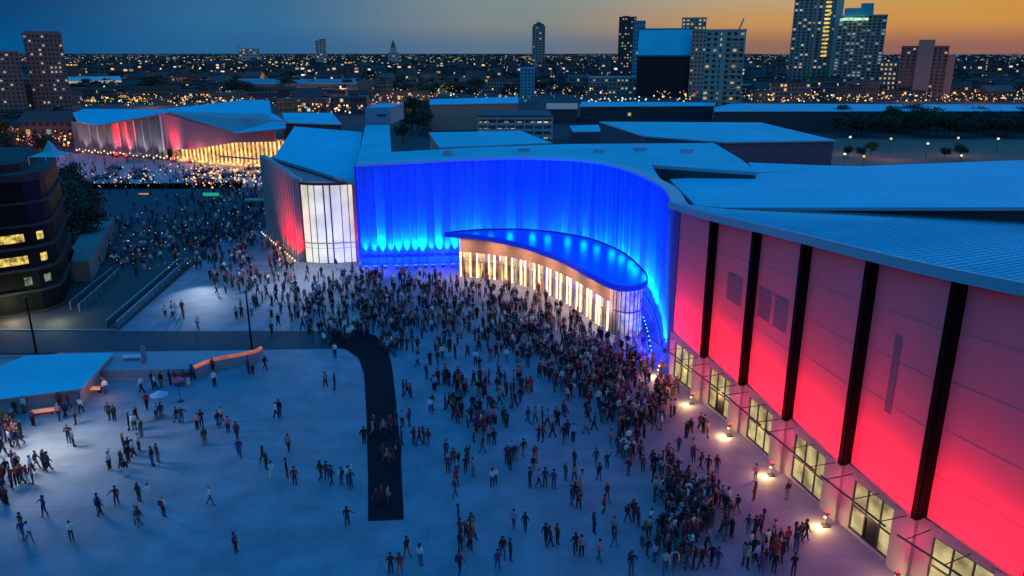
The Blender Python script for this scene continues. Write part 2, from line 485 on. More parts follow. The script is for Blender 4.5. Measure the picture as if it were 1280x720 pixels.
sheet('forecourt', [(-40, 214), (110, 190), (345, 212), (338, 234), (90, 236), (-40, 236)], 0.012, M['terrace'])
sheet('pavement', [(112, 280), (300, 278), (340, 262), (345, 284), (300, 292), (262, 308), (230, 300), (150, 335), (108, 340)], 0.01, M['asphalt_blue'])
# brown lot to the right behind the halls
sheet('parking_lot', [(940, 172), (1500, 176), (1500, 215), (900, 210)], 0.02, mat('brown_lot', (0.26, 0.10, 0.07), 0.9, 0, 0.3, 0.03))
# kerb of the cross road
kb = MB()
for a, b_ in (((-300, 413.2), (146, 413.2)), ((-300, 446.5), (33, 446.5))):
    p, q = G(*a), G(*b_); L_ = math.hypot(q[0] - p[0], q[1] - p[1])
    kb.box((p[0] + q[0]) / 2, (p[1] + q[1]) / 2, 0.075, L_, 0.3, 0.15, math.atan2(q[1] - p[1], q[0] - p[0]))
struct('kerb', kb, M['lilacwall'])

def block(name, label, cat, pix, z, roofm, wallm, z0=0.0, lip=0.35, group=None, world=None, rim=None):
    """building that is seen as a roof and the walls under its edge"""
    zz = z if isinstance(z, (list, tuple)) else [z] * len(pix)
    pts = world or [G(p[0], p[1], h) for p, h in zip(pix, zz)]
    cx = sum(p[0] for p in pts) / len(pts); cy = sum(p[1] for p in pts) / len(pts)
    r = thing(name, label, cat, (cx, cy, 0), group)
    ins = [(cx + (p[0] - cx) * 0.985, cy + (p[1] - cy) * 0.985) for p in pts]
    b = MB(); b.prism(ins, z0, [h - lip - 0.01 for h in zz]); b.build('wall', wallm, r)
    b = MB(); b.prism(pts, [h - lip for h in zz], zz, 1, 0, 1); b.build('roof', [roofm, rim or M['roof_rim']], r)
    return r

# ------------------------------------------------------------------ red hall on the right
fins = [(16.9, 76.2), (18.9, 69.4), (20.8, 62.9), (22.4, 56.1), (24.1, 49.1), (26.0, 42.4), (28.9, 36.0), (32.0, 29.6), (35.4, 23.2), (39.2, 17.0)]
ftop = [18.0, 18.5, 19.0, 19.6, 20.15, 20.7, 21.2, 21.7, 22.2, 22.7]
hall = thing('exhibition_hall', 'long hall with red lit slanting panels between black fins, corrugated blue roof', 'hall', (30, 50, 0))
n = len(fins)
ZB = 5.0
for k in range(n - 1):
    a, b_ = Vector(fins[k]), Vector(fins[k + 1])
    d = (b_ - a); Ln = d.length; d.normalize(); nrm = Vector((d.y, -d.x))     # toward the plaza (-x)
    if nrm.x > 0: nrm = -nrm
    # panel: near end stands out from the next one, bottom edge slopes a little
    p0 = a + d * 0.35 + nrm * 0.05; p1 = b_ - d * 0.30 + nrm * 0.50
    zt0, zt1 = ftop[k] - 0.25, ftop[k + 1] - 0.25
    zb0, zb1 = ZB + 0.05, ZB - 0.3
    mb = MB()
    q0 = p0 - nrm * 0.35; q1 = p1 - nrm * 0.35
    V = [(p0.x, p0.y, zb0), (p1.x, p1.y, zb1), (p1.x, p1.y, zt1), (p0.x, p0.y, zt0), (q0.x, q0.y, zb0), (q1.x, q1.y, zb1), (q1.x, q1.y, zt1), (q0.x, q0.y, zt0)]
    for f in ((0, 1, 2, 3), (5, 4, 7, 6), (4, 0, 3, 7), (1, 5, 6, 2), (3, 2, 6, 7), (4, 5, 1, 0)): mb.face([V[i] for i in f])
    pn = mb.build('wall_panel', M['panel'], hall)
    # horizontal seams
    for zf in (0.2, 0.4, 0.6, 0.8):
        z0_ = zb0 + (zt0 - zb0) * zf; z1_ = zb1 + (zt1 - zb1) * zf
        m2 = MB(); e = 0.012; o0 = p0 + nrm * e; o1 = p1 + nrm * e
        m2.face([(o0.x, o0.y, z0_), (o1.x, o1.y, z1_), (o1.x, o1.y, z1_ + .05), (o0.x, o0.y, z0_ + .05)])
        m2.build('seam', M['lilacwall'], pn)
    # grey louvres and the tall slot
    def patch(u0, u1, w0, w1, parent=pn):
        m3 = MB(); o = nrm * 0.03
        def P_(u, w_):
            q = p0 + (p1 - p0) * u + o; zz0 = zb0 + (zb1 - zb0) * u; zz1 = zt0 + (zt1 - zt0) * u
            return (q.x, q.y, zz0 + (zz1 - zz0) * w_)
        m3.face([P_(u0, w0), P_(u1, w0), P_(u1, w1), P_(u0, w1)])
        m3.build('louvre', mat('grey_louvre', (0.20, 0.13, 0.17), 0.7, 0, 0.1, 2), parent)
    if k == 1: patch(0.42, 0.85, 0.50, 0.68)
    if k == 2: patch(0.10, 0.42, 0.48, 0.66); patch(0.52, 0.85, 0.48, 0.66)
    if k == 4: patch(0.40, 0.50, 0.36, 0.70)
    # fin
    mb = MB(); c = b_ + nrm * 0.30
    ang = math.atan2(d.y, d.x)
    mb.box(c.x, c.y, (ZB - 0.2 + ftop[k + 1] - 0.1) / 2, 0.40, 0.75, ftop[k + 1] - 0.1 - ZB + 0.2, ang)
    mb.box(b_.x + d.x * .3 + nrm.x * .25, b_.y + d.y * .3 + nrm.y * .2, (ZB + ftop[k + 1] - 0.5) / 2, 0.22, 0.6, ftop[k + 1] - 0.6 - ZB, ang)
    mb.build('fin', M['black'], hall)
    # base storey: pilaster wall with a window opening
    s0, s1 = 0.16 * Ln, 0.74 * Ln
    off = nrm * 0.12
    def bx(mbb, t0, t1, z0, z1, th, out):
        c_ = a + d * ((t0 + t1) / 2) + nrm * (out - th / 2)
        mbb.box(c_.x, c_.y, (z0 + z1) / 2, t1 - t0, th, z1 - z0, ang)
    mb = MB()
    bx(mb, 0.0, s0, 0, ZB - 0.05, 0.5, 0.15); bx(mb, s1, Ln, 0, ZB - 0.35, 0.75, 0.40)
    bx(mb, s0, s1, 4.15, ZB - 0.1, 0.5, 0.146); bx(mb, s0, s1, 0, 0.25, 0.5, 0.146)
    mb.build('base_wall', M['lilacwall'], hall)
    wn = MB()
    for j in range(4):
        tt = s0 + (s1 - s0) * j / 3; bx(wn, tt - .05, tt + .05, .25, 4.15, 0.16, 0.10)
    for zz in (0.3, 2.1, 4.1): bx(wn, s0, s1, zz - .05, zz + .05, 0.14, 0.095)
    wo = wn.build('window', M['dkmetal'], hall)
    for j in range(3):
        for r_ in range(2):
            t0 = s0 + (s1 - s0) * j / 3 + .06; t1 = s0 + (s1 - s0) * (j + 1) / 3 - .06
            pz = MB(); bx(pz, t0, t1, 0.36 + 1.8 * r_, 2.04 + 1.98 * r_, 0.04, 0.0)
            dark = (r_ == 0 and j == 1 and k % 3 == 1)
            pz.build('pane', M['darkglass'] if dark else M['pane_y'], wo)
    # red strip lamp on the ledge washing the panel
    c_ = a + d * (Ln * 0.5) + nrm * 2.2
    light('AREA', (c_.x, c_.y, ZB - 0.6), (1, 0.0, 0.006), 400, aim=(c_.x - nrm.x * 1.15, c_.y - nrm.y * 1.15, ZB + 3.6), size=0.3, size_y=0.3).rotation_euler = \
        (Matrix((Vector((d.x, d.y, 0)), Vector((-nrm.x * .85 * -1, -nrm.y * .85 * -1, 0.52)), Vector((0, 0, 1)))).to_euler())
    lo = C.objects[-1]
    zc = -(Vector((-nrm.x * 0.56, -nrm.y * 0.56, 0.83)).normalized()); xc = Vector((d.x, d.y, 0)); yc = zc.cross(xc)
    lo.rotation_euler = Matrix((xc, yc, zc)).transposed().to_euler()
    lo.data.size = Ln * 0.9; lo.data.size_y = 0.35; lo.data.spread = rad(85)
    fl = MB(); c2 = a + d * (Ln * 0.5) + nrm * 1.1
    for tt in (0.12, 0.5, 0.88):
        cc = a + d * (Ln * tt); e0 = cc + nrm * 0.1; e1 = cc + nrm * 2.4
        fl.tube((e0.x, e0.y, ZB - .55), (e1.x, e1.y, ZB - .62), 0.035)
    e0 = a + d * 0.3 + nrm * 2.4; e1 = b_ - d * 0.3 + nrm * 2.4
    fl.tube((e0.x, e0.y, ZB - .62), (e1.x, e1.y, ZB - .62), 0.07)
    if k % 1 == 0: fl.build('lamp_rail', M['dkmetal'], hall)
# roof R1: eave over the fins, back edge lower
eave = [(fins[k][0] - 0.75, fins[k][1] - 0.2, ftop[k]) for k in range(n)]
eave[0] = (16.2, 77.6, 18.0)
back = [G(*p, 17) + (16.45,) for p in [(860, 258), (917, 263), (1067, 268), (1280, 278), (1600, 296), (2300, 330)]]
rf = MB()
# strips from eave to back
E_ = spline(eave, 2.0); B_ = spline(back, 2.0)
def samp(L_, t_):
    k_ = t_ * (len(L_) - 1); i_ = min(int(k_), len(L_) - 2); f_ = k_ - i_
    return tuple(a_ + (b__ - a_) * f_ for a_, b__ in zip(L_[i_], L_[i_ + 1]))
NS = 24
for k in range(NS):
    a0, a1 = samp(E_, k / NS), samp(E_, (k + 1) / NS); b0, b1 = samp(B_, k / NS), samp(B_, (k + 1) / NS)
    NR = 6
    for j in range(NR):
        lp = lambda A, B2, t_: tuple(x + (y - x) * t_ for x, y in zip(A, B2))
        q = [lp(a0, b0, j / NR), lp(a1, b1, j / NR), lp(a1, b1, (j + 1) / NR), lp(a0, b0, (j + 1) / NR)]
        rf.face([(x, y, z_ + 0.5) for x, y, z_ in q[::-1]])
rfo = rf.build('roof', M['roof_b'], hall)
bm = bmesh.new(); bm.from_mesh(rfo.data); bmesh.ops.remove_doubles(bm, verts=bm.verts, dist=0.01); bmesh.ops.recalc_face_normals(bm, faces=bm.faces); bm.to_mesh(rfo.data); bm.free()
em = MB()
ep = [(x, y) for x, y, _ in E_]
em.wall(ep, [z_ - 0.15 for *_, z_ in E_], [z_ + 0.56 for *_, z_ in E_], -0.25)
em.build('eave_trim', mat('pale_blue_trim', (0.10, 0.42, 0.50), 0.45, 0, .1, 1), hall)
# standing seams of the roof as real ribs
rb = MB()
for k in range(120):
    t_ = (k + .5) / 120; a0 = samp(E_, t_); b0 = samp(B_, t_)
    if a0[1] > 76: continue
    rb.tube((a0[0] + .1, a0[1], a0[2] + .54), (b0[0], b0[1], b0[2] + .54), 0.06, n=4)
rb.build('roof_seams', M['roof_a'], hall)
bw = MB()
inner = [(fins[k][0] + 0.35, fins[k][1]) for k in range(n)]
bw.prism(inner + [(x + 0, y) for x, y, _ in back[::-1]], 0, [ftop[k] - .1 for k in range(n)] + [17.2] * len(back))
bw.build('core_wall', M['darkwall'], hall)

# wall lamps at each pilaster: red lens above, warm glow on the paving
lampg = 'wall lamps along the foot of the red hall'
near = ['beside the blue wall end', 'below the first black fin', 'below the second black fin', 'below the third black fin', 'below the fourth black fin', 'below the fifth black fin', 'nearest the camera']
for k, pb in enumerate([0] * 7):
    X, Y = fins[k + 0 if k else 0]; X += -1.25; Y += -.6
    r = thing('wall_lamp', 'small red and amber lamp post at foot of red hall, ' + near[k], 'lamp', (X, Y, 0), lampg)
    b = MB(); b.box(X, Y, 0.06, .5, .5, .12); b.tube((X, Y, .12), (X, Y, 1.0), .06); b.box(X, Y, 1.05, .3, .3, .08); b.build('post', M['dkmetal'], r)
    b = MB(); b.ball((X, Y, 1.22), .13, n=10, k=6, sz=.8); b.build('red_lens', M['lamp_red'] if k else M['lamp_warm'], r)
    b = MB(); b.ball((X - .12, Y - .05, .8), .12, n=10, k=6, sz=.7); b.build('amber_lens', M['lamp_warm'], r)
    light('POINT', (X - .5, Y - .2, .5), (1, .58, .2), 210, radius=.15)
    light('POINT', (X - .45, Y - .2, 3.2), (1, .02, .10), 230, radius=.3)  # added red point, stands in for light bounced off the panels

# ------------------------------------------------------------------ blue curved hall
curve = [(-24.2, 119.6, 16.3), (-16, 120.3, 16.6), (-8.4, 121.2, 16.9), (-2, 122.0, 17), (5.0, 121.8, 17), (10.5, 119.6, 17), (14.4, 115.2, 17),
         (17.1, 107.5, 17), (18.4, 97.5, 17.2), (18.1, 88.5, 17.8), (17.25, 80.5, 18.0), (16.9, 78.3, 18.0)]
cv = spline(curve, 0.13)
base = [(x, y) for x, y, _ in cv]; nrmv = offset(base, 1.0)
acc = 0; wallp = []; chan = []; lastph = 0
for k, (x, y, zt) in enumerate(cv):
    if k: acc += math.hypot(x - cv[k - 1][0], y - cv[k - 1][1])
    ph = (acc / 1.3) % 1.0
    if lastph < .56 <= ph: chan.append(k)
    lastph = ph
    pl = 0.42 if ph < .13 else 0.0
    wallp.append((x - (nrmv[k][0] - x) * pl, y - (nrmv[k][1] - y) * pl))
bh = thing('concert_hall', 'hall with tall curved wall of pleated cladding lit bright blue', 'hall', (0, 125, 0))
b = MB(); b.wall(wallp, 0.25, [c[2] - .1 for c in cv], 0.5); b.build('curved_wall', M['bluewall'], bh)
b = MB(); b.wall(offset(base, -0.35), 0, 0.35, 0.9); b.build('plinth', M['lilacwall'], bh)
b = MB(); b.wall(offset(base, -0.45), [c[2] - .1 for c in cv], [c[2] + .22 for c in cv], 1.5); b.build('parapet', M['roof_rim'], bh)
cvr = spline(curve, 2.0)
rp = offset([(x, y) for x, y, _ in cvr], 0.9)
rzs = [c[2] - .02 for c in cvr]
backp = [(862, 256, 17.6), (824, 222, 17.0), (814, 206, 17.0), (946, 215, 16.9), (928, 200, 16.8), (892, 178.6, 16.6), (712, 180, 16.6), (600, 184, 16.6), (489, 190, 16.5), (487, 156, 16.5), (457, 156, 16.5), (447, 200, 16.3)]
bw_ = [G(p[0], p[1], p[2]) for p in backp]
b = MB(); b.prism(rp + bw_, [z_ - .5 for z_ in rzs] + [p[2] - .5 for p in backp], rzs + [p[2] for p in backp], 1, 0, 1)
b.build('roof', [M['roof_c'], M['roof_rim']], bh)
b = MB(); b.prism([(x, y + .6) for x, y in rp] + [(x * .995, y * .998) for x, y in bw_], 0, [z_ - .52 for z_ in rzs] + [p[2] - .52 for p in backp]); b.build('core_wall', M['darkwall'], bh)
# roof-top plant box at the far end
pb_ = [G(457, 155, 16.5), G(488, 155, 16.5)]
b = MB(); x0, y0 = pb_[0]; x1, y1 = pb_[1]
b.prism([(x0, y0), (x1, y1), (x1 + 1.2, y1 + 16), (x0 + 1.2, y0 + 16)], 16.5, 20.4, 1, 0); pbx = b.build('plant_room', [M['roof_c'], mat('grey_blue_cladding', (0.20, 0.30, 0.36), .7)], bh)
b = MB(); b.box((x0 + x1) / 2 + 1, y0 - .06, 18.6, 2.2, .1, .5); b.build('vent', M['dkmetal'], pbx)
# thin snow-fence lines and hatches on the blue roof
for k, (px, py, s) in enumerate([(560, 192, 1.0), (655, 189, 1.3), (748, 190, 1.0), (800, 188, 1.4), (858, 190, 1.2)]):
    X, Y = G(px, py, 16.8); b = MB(); b.box(X, Y, 16.95, 1.6 * s, 1.2, .7); b.box(X, Y, 17.33, 1.75 * s, 1.35, .08); b.build('roof_hatch', M['roof_rim'], bh)
# fixtures and lamps along the foot of the blue wall
foot = offset(base, -1.5)
acc = 0; nexts = 0.8; nexta = 2.0; k_f = 0
fixture = None
for k in range(1, len(foot)):
    seg = math.hypot(foot[k][0] - foot[k - 1][0], foot[k][1] - foot[k - 1][1]); acc += seg
    x, y = foot[k]; wx, wy = base[k]; nx, ny = wx - x, wy - y
    if acc > nexts:
        nexts += 1.5 * R.uniform(.75, 1.25); k_f += 1
        if fixture is None:
            fixture = thing('floodlight', 'small black floodlight on the paving at the foot of the blue curved wall', 'floodlight', (x, y, 0), 'floodlights along the blue wall')
            b = MB(); b.box(x, y, .06, .4, .3, .12); b.tube((x, y, .1), (x, y, .3), .04); b.build('bracket', M['dkmetal'], fixture)
            b = MB(); b.box(x, y, .38, .5, .22, .22); hd = b.build('housing', M['black'], fixture)
            b = MB(); b.box(x, y, .503, .42, .16, .02); b.build('lens', M['lamp_blue'], hd)
            fixture.rotation_euler.z = 0
        else:
            copy_tree(fixture, (x, y, 0), math.atan2(ny, nx) - math.pi / 2)
    if acc > nexta:
        nexta += 4.5
        lo = light('AREA', (x - nx * .5, y - ny * .5, .45), (0.0, .012, 1), 4200, size=4.5, size_y=.4)
        tx, ty = foot[k][0] - foot[k - 1][0], foot[k][1] - foot[k - 1][1]; tl = math.hypot(tx, ty)
        xc = Vector((tx / tl, ty / tl, 0)); zc = -(Vector((nx * .30, ny * .30, 1)).normalized()); yc = zc.cross(xc)
        lo.rotation_euler = Matrix((xc, yc, zc)).transposed().to_euler()

for k in range(30, len(foot), 62):
    x, y = foot[k]; wx, wy = base[k]
    light('POINT', (x - (wx - x) * 1.2, y - (wy - y) * 1.2, 1.6), (.06, .05, 1), 420, radius=.4)  # added point without fixture, for blue spill on the paving
b = MB(); b.wall(offset(base, -.50), 1.55, 1.72, .45); b.build('lamp_ledge', M['dkmetal'], bh)
for k in chan:
    wx, wy = base[k]; nx, ny = nrmv[k][0] - wx, nrmv[k][1] - wy
    light('SPOT', (wx - nx * .36, wy - ny * .36, 1.85), (0.0, .8, 1), 12500 * R.choice([.25, .4, .5, .7, .9, 1.2]), aim=(wx - nx * .02, wy - ny * .02, 13), angle=R.uniform(40, 54), blend=.8, radius=.08)
# ------------------------------------------------------------------ entrance pavilion
backa = [(-10.3, 113.5), (-5.7, 115.6), (1.0, 116.2), (7.3, 113.6), (11.8, 109.2), (14.6, 103.2), (15.9, 97.2), (16.5, 91.6)]
fronta = [(-10.3, 113.5), (-5.3, 111.9), (0.9, 107.0), (6.4, 98.9), (9.6, 91.3), (11.8, 86.6), (13.4, 85.6), (15.2, 86.6), (16.2, 88.6), (16.5, 91.6)]
ba = spline(backa, 1.0); fa = spline(fronta, 1.0)
en = thing('entrance_pavilion', 'crescent entrance pavilion with glossy blue canopy over bright warm doors', 'pavilion', (5, 105, 0))
b = MB(); poly = fa + ba[::-1][1:-1]
b.prism(poly, 6.45, 6.95, 1, 0, 1); cano = b.build('canopy', [M['canopy'], M['soffit']], en)
b = MB(); b.wall(fa, 6.40, 7.12, -0.14); b.build('lit_edge', M['led_blue'], cano)
b = MB(); b.wall(ba, 6.6, 7.10, 0.12); b.build('back_rim', M['darkwall'], cano)
for k in range(2, len(ba) - 2, 3):
    x, y = ba[k]; q = offset(ba, .55)[k]
    light('POINT', (q[0] + R.uniform(-.4, .4), q[1] + .6, 8.6), (0, .42, 1), 45 * R.uniform(.5, 1.4), radius=.5)
doorline = [(-7.9, 114.1), (-4.3, 112.9), (0.0, 110.6), (4.5, 105.8), (8.3, 98.9), (11.0, 91.8), (12.3, 88.6)]
dl = spline(doorline, 0.9)
b = MB(); b.wall(dl, 3.9, 6.45, 0.3); b.build('fascia', M['peach'], en)
b = MB(); b.wall(offset(dl, .05), 6.0, 6.44, -0.12); b.build('fascia_trim', M['brown'], en)
for k in range(len(dl) - 1):
    a, c = Vector(dl[k]), Vector(dl[k + 1]); m_ = (a + c) / 2; ln = (c - a).length; an = math.atan2(c.y - a.y, c.x - a.x)
    nn = Vector((-(c.y - a.y), c.x - a.x)).normalized()
    b = MB(); b.box(m_.x + nn.x * .2, m_.y + nn.y * .2, 1.95, ln - .16, .05, 3.86, an)
    dr = b.build('door', M['pane_warm'] if k % 2 else M['pane_in'], en)
    b = MB()
    b.box(m_.x + nn.x * .12, m_.y + nn.y * .12, 2.5, ln - .14, .08, .10, an); b.box(m_.x + nn.x * .12, m_.y + nn.y * .12, 1.25, .08, .08, 2.4, an)
    b.build('door_frame', M['dkmetal'], dr)
    b = MB(); b.tube((a.x, a.y, 0), (a.x, a.y, 3.88), .13, n=8); b.build('column', M['col_warm'] if k % 3 != 1 else M['metal'], en)
    if k % 6 == 0:
        o_ = m_ - nn * 1.3
        light('AREA', (o_.x, o_.y, 6.2), (1, .58, .40), 260, aim=(o_.x + nn.x * 0.4 - nn.x * 1.2, o_.y + nn.y * .4 - nn.y * 1.2, 0), size=3, size_y=.6)
        light('POINT', (m_.x - nn.x * 1.0, m_.y - nn.y * 1.0, 3.3), (1, .60, .32), 120, radius=.3)
# glass drum at the end
drum = spline([(12.3, 88.6), (13.6, 87.4), (15.1, 87.8), (16.0, 89.4), (16.2, 91.5)], .55)
b = MB(); b.wall(drum, 0.1, 6.4, 0.06); dg = b.build('glass_end', M['silverglass'], en)
b = MB()
for p in drum: b.tube((p[0], p[1], 0), (p[0], p[1], 6.43), .07, n=6)
b.wall(offset(drum, -.05), 3.1, 3.25, .14); b.build('glazing_bars', M['dkmetal'], dg)
b = MB(); b.prism([(11.9, 89.0), (12.9, 87.9), (13.1, 88.3), (12.2, 89.4)], 0, 6.44); b.build('end_pier', M['lilacwall'], en)
light('POINT', (14.4, 89.8, 2.2), (1, .8, .6), 120, radius=.3)
light('POINT', (14.3, 86.2, 2.0), (1, .75, .5), 60, radius=.3)
# left glass lobby end
lob = [(-7.9, 114.1), (-7.9, 116.8)]
b = MB(); b.wall(lob, 0, 6.4, .1); b.build('side_wall', M['silverglass'], en)

# ------------------------------------------------------------------ white atrium wing
aw = thing('atrium_wing', 'wing with backlit white glazed front and grey pleated side, flat blue roof', 'building', (-34, 132, 0))
A0 = (-34.0, 122.6); A1 = (-25.6, 122.6); W0 = (-46.0, 143.5)
b = MB(); wp = spline([A0, (-32.0, 121.8), (-28.6, 121.8), A1], .5); b.wall(wp, 0.1, 12.9, .15); wf = b.build('white_front', M['whitefab'], aw)
b = MB()
for k in (0, 3, 5, 8, 10, 13, 15, len(wp) - 1):
    if k < len(wp): p = wp[k]; b.tube((p[0], p[1] - .05, 0), (p[0], p[1] - .05, 13.0), .07 if k % 2 else .12, n=6)
b.build('mullions', M['dkmetal'], wf)
b = MB(); b.wall(offset(wp, -.25), 12.9, 13.25, .6); b.build('head_frame', M['dkmetal'], aw)
b = MB(); b.wall(offset(wp, -.35), 3.4, 3.55, .2); b.wall(offset(wp, -.35), 2.6, 2.66, .1); b.build('gallery_rail', M['metal'], aw)
pl_ = []; N_ = 90
for k in range(N_ + 1):
    f_ = k / N_; x = W0[0] + (A0[0] - W0[0]) * f_; y = W0[1] + (A0[1] - W0[1]) * f_; s_ = (0, .5, 1, 1, .5, 0)[k % 6] * 1.0
    pl_.append((x - .88 * s_, y - .46 * s_))
b = MB(); b.wall(pl_, .2, [15.0 - 1.2 * k / N_ for k in range(N_ + 1)], .4, mf=lambda k: 1 if k % 6 in (3, 4) else 0); b.build('pleated_wall', [M['grey_pleat'], M['shade_pleat']], aw)
rpx = [(342, 197, 14.8), (368, 158, 15.5), (453, 165, 15.2), (448, 200, 14.5), (445, 229, 13.6)]
rw = [G(*p) for p in rpx]
b = MB(); b.prism(rw, [p[2] - .5 for p in rpx], [p[2] for p in rpx], 1, 0, 1); b.build('roof', [M['roof_a'], M['soffit']], aw)
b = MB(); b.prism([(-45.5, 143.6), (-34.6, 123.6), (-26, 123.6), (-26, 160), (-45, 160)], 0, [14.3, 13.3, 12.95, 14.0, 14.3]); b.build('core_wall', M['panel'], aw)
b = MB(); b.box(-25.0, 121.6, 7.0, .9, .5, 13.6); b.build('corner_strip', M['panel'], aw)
light('SPOT', (-25.0, 119.4, .4), (1, 0, .05), 2500, aim=(-25.0, 121.5, 7), angle=28, blend=.8)
for f_, pw in ((.55, 1500), (.68, 4500), (.82, 8000), (.94, 8000)):
    x = W0[0] + (A0[0] - W0[0]) * f_; y = W0[1] + (A0[1] - W0[1]) * f_
    light('SPOT', (x - 2.2, y - 2.6, .5), (1, 0.0, .01), pw, aim=(x - .3, y, 4.5), angle=70, blend=1); light('SPOT', (x - 2.6, y - 4.5, .5), (.85, .75, .9), 350, aim=(x - 1.5, y + .5, 11), angle=60, blend=1)
    light('POINT', (x - 1.8, y - 1.0, .8), (1, .6, .3), 40, radius=.2)
light('AREA', (-30, 117.5, 9), (.9, .95, .85), 900, aim=(-32, 112, 0), size=8, size_y=4)
def light_string(label, pts, r_):
    t_ = thing('light_string', label, 'light string', (pts[0][0], pts[0][1], 0))
    bb = MB(); bb.ball((0, 0, 0), r_, n=6, k=4); bd = bb.data('bulb', [M['lamp_warm']])
    cb = MB()
    for a, c in zip(pts, pts[1:]): cb.tube(a, c, .03, n=4)
    cb.build('cable', M['dkmetal'], t_)
    for p in pts:
        o = bpy.data.objects.new('bulb', bd); C.objects.link(o); o.parent = t_; o.location = (p[0] - pts[0][0], p[1] - pts[0][1], p[2])
light_string('string of small warm lights along the grey pleated wall', [(W0[0] + (A0[0] - W0[0]) * k / 15 - 1.6, W0[1] + (A0[1] - W0[1]) * k / 15 - .9, .5) for k in range(16)], .15)

# ------------------------------------------------------------------ far left hall
fh = thing('folded_hall', 'distant hall with folded blue roof, grey pleated front and golden lit colonnade', 'hall', (-110, 250, 0))
wl = [(-150.5, 268.5), (-135.6, 261.0), (-111.0, 249.0)]
zt = [HT((97, 190), 151), 11.2, 15.2]
fr = spline([(a[0], a[1], z_) for a, z_ in zip(wl, (10.6, 10.9, 15.0))], .55)
acc = 0; q_ = []
for k, (x, y, z_) in enumerate(fr):
    s_ = (0, .5, 1, 1, .5, 0)[k % 6] * 1.2; q_.append((x - .43 * s_, y - .9 * s_))
b = MB(); b.wall(q_, .5, [c[2] for c in fr], .5, mf=lambda k: 1 if k % 6 in (2, 3, 4) else 0); b.build('pleated_wall', [M['grey_pleat'], M['shade_pleat']], fh)
ap = (-111.0, 249.0)
b = MB()  # big smooth grey face from the apex down to the colonnade
pts3 = [(-111, 248.6, 15.0), (-84, 234.2, 10.2), (-69, 226, 12.8), (-69, 226.0, 8.4), (-84, 234.2, 7.2), (-100, 242.6, 4.2), (-111, 248.6, 3.6)]
b.face([p for p in pts3[::-1]]); b.face([(p[0] + .3, p[1] + .7, p[2]) for p in pts3])
for k in range(len(pts3)):
    p, q = pts3[k], pts3[(k + 1) % len(pts3)]; b.face([p, q, (q[0] + .3, q[1] + .7, q[2]), (p[0] + .3, p[1] + .7, p[2])])
b.build('sloping_face', M['panel'], fh)
rp_ = [(91, 141, 11.5), (105, 136, 12), (200, 137, 14), (305, 125, 14), (337, 125, 14), (339, 141, 14), (357, 151, 13.5), (357, 160, 13.2), (295, 166, 10.4), (212, 140, 15.3), (120, 156.5, 11.1), (97, 152, 10.9)]
rwp = [G(*p) for p in rp_]
b = MB(); b.prism(rwp, [p[2] - .4 for p in rp_], [p[2] for p in rp_], 1, 0, 1); b.build('roof', [M['roof_a'], M['soffit']], fh)
b = MB(); b.wall([G(300, 147, 14.2), G(357, 152, 14.2)], 13.9, 14.5, .5); b.build('roof_ridge', M['roof_rim'], fh)
b = MB(); b.wall([(-110, 250.5), (-84, 236.6), (-67, 228)], .3, [5, 7.4, 8.8], .3); b.build('lit_glass', M['pane_in'], fh)
for k in range(26):
    f_ = k / 25; x = -105 + 38 * f_; y = 247.0 - 19.6 * f_ ; zt_ = 3.8 + 4.6 * min(1, f_ * 1.25)
    b = MB(); b.box(x, y, zt_ / 2, .5, .3, zt_, rad(-28)); b.build('column', emis('gold_lit_column', (1, .55, .18), 1.5, .5, .4) if k == 0 else bpy.data.materials['gold_lit_column'], fh)  # gold light on the columns put in as glow
b = MB(); b.wall([(-106, 247.2), (-66, 226.4)], 0.2, .7, -1.4); b.build('lit_step', M['pane_warm'], fh)
b = MB(); b.wall([(-88, 234.5), (-66, 223.4)], 3.0, 3.35, -1.0); b.build('gallery', M['soffit'], fh)
light_string('string of warm lights along the foot of the distant folded hall', [(-150 + 84 * k / 59, 267 - 42.5 * k / 59, 1.1 + .4 * math.sin(k * 2.3)) for k in range(60)], .28)
for (x, y, pw) in ((-131, 256, 40000), (-126.5, 253.5, 25000), (-107.5, 244.5, 15000), (-101, 242, 2500)):
    light('SPOT', (x + .3, y + .6, 1.9), (1, 0, .01), pw, aim=(x + 1.2, y + 2.6, 7), angle=62, blend=1)
    b = MB(); b.box(x, y, .4, .9, .6, .8); b.ball((x, y, 1.1), .55, m=1, n=8, k=5)
    tag(b.build('floodlight', [M['dkmetal'], M['lamp_red']]), 'red floodlight on the ground in front of the distant folded hall', 'floodlight', 'red floodlights at the folded hall')
for k in range(7):
    light('SPOT', (-146 + 6.5 * k, 261 - 3.1 * k, .6), (.9, .85, .85), 1800, aim=(-145 + 6.5 * k, 266 - 3.1 * k, 9), angle=70, blend=1)
for k in range(5):
    light('POINT', (-98 + 8 * k, 239 - 4.2 * k, 3), (1, .62, .25), 500, radius=.4)

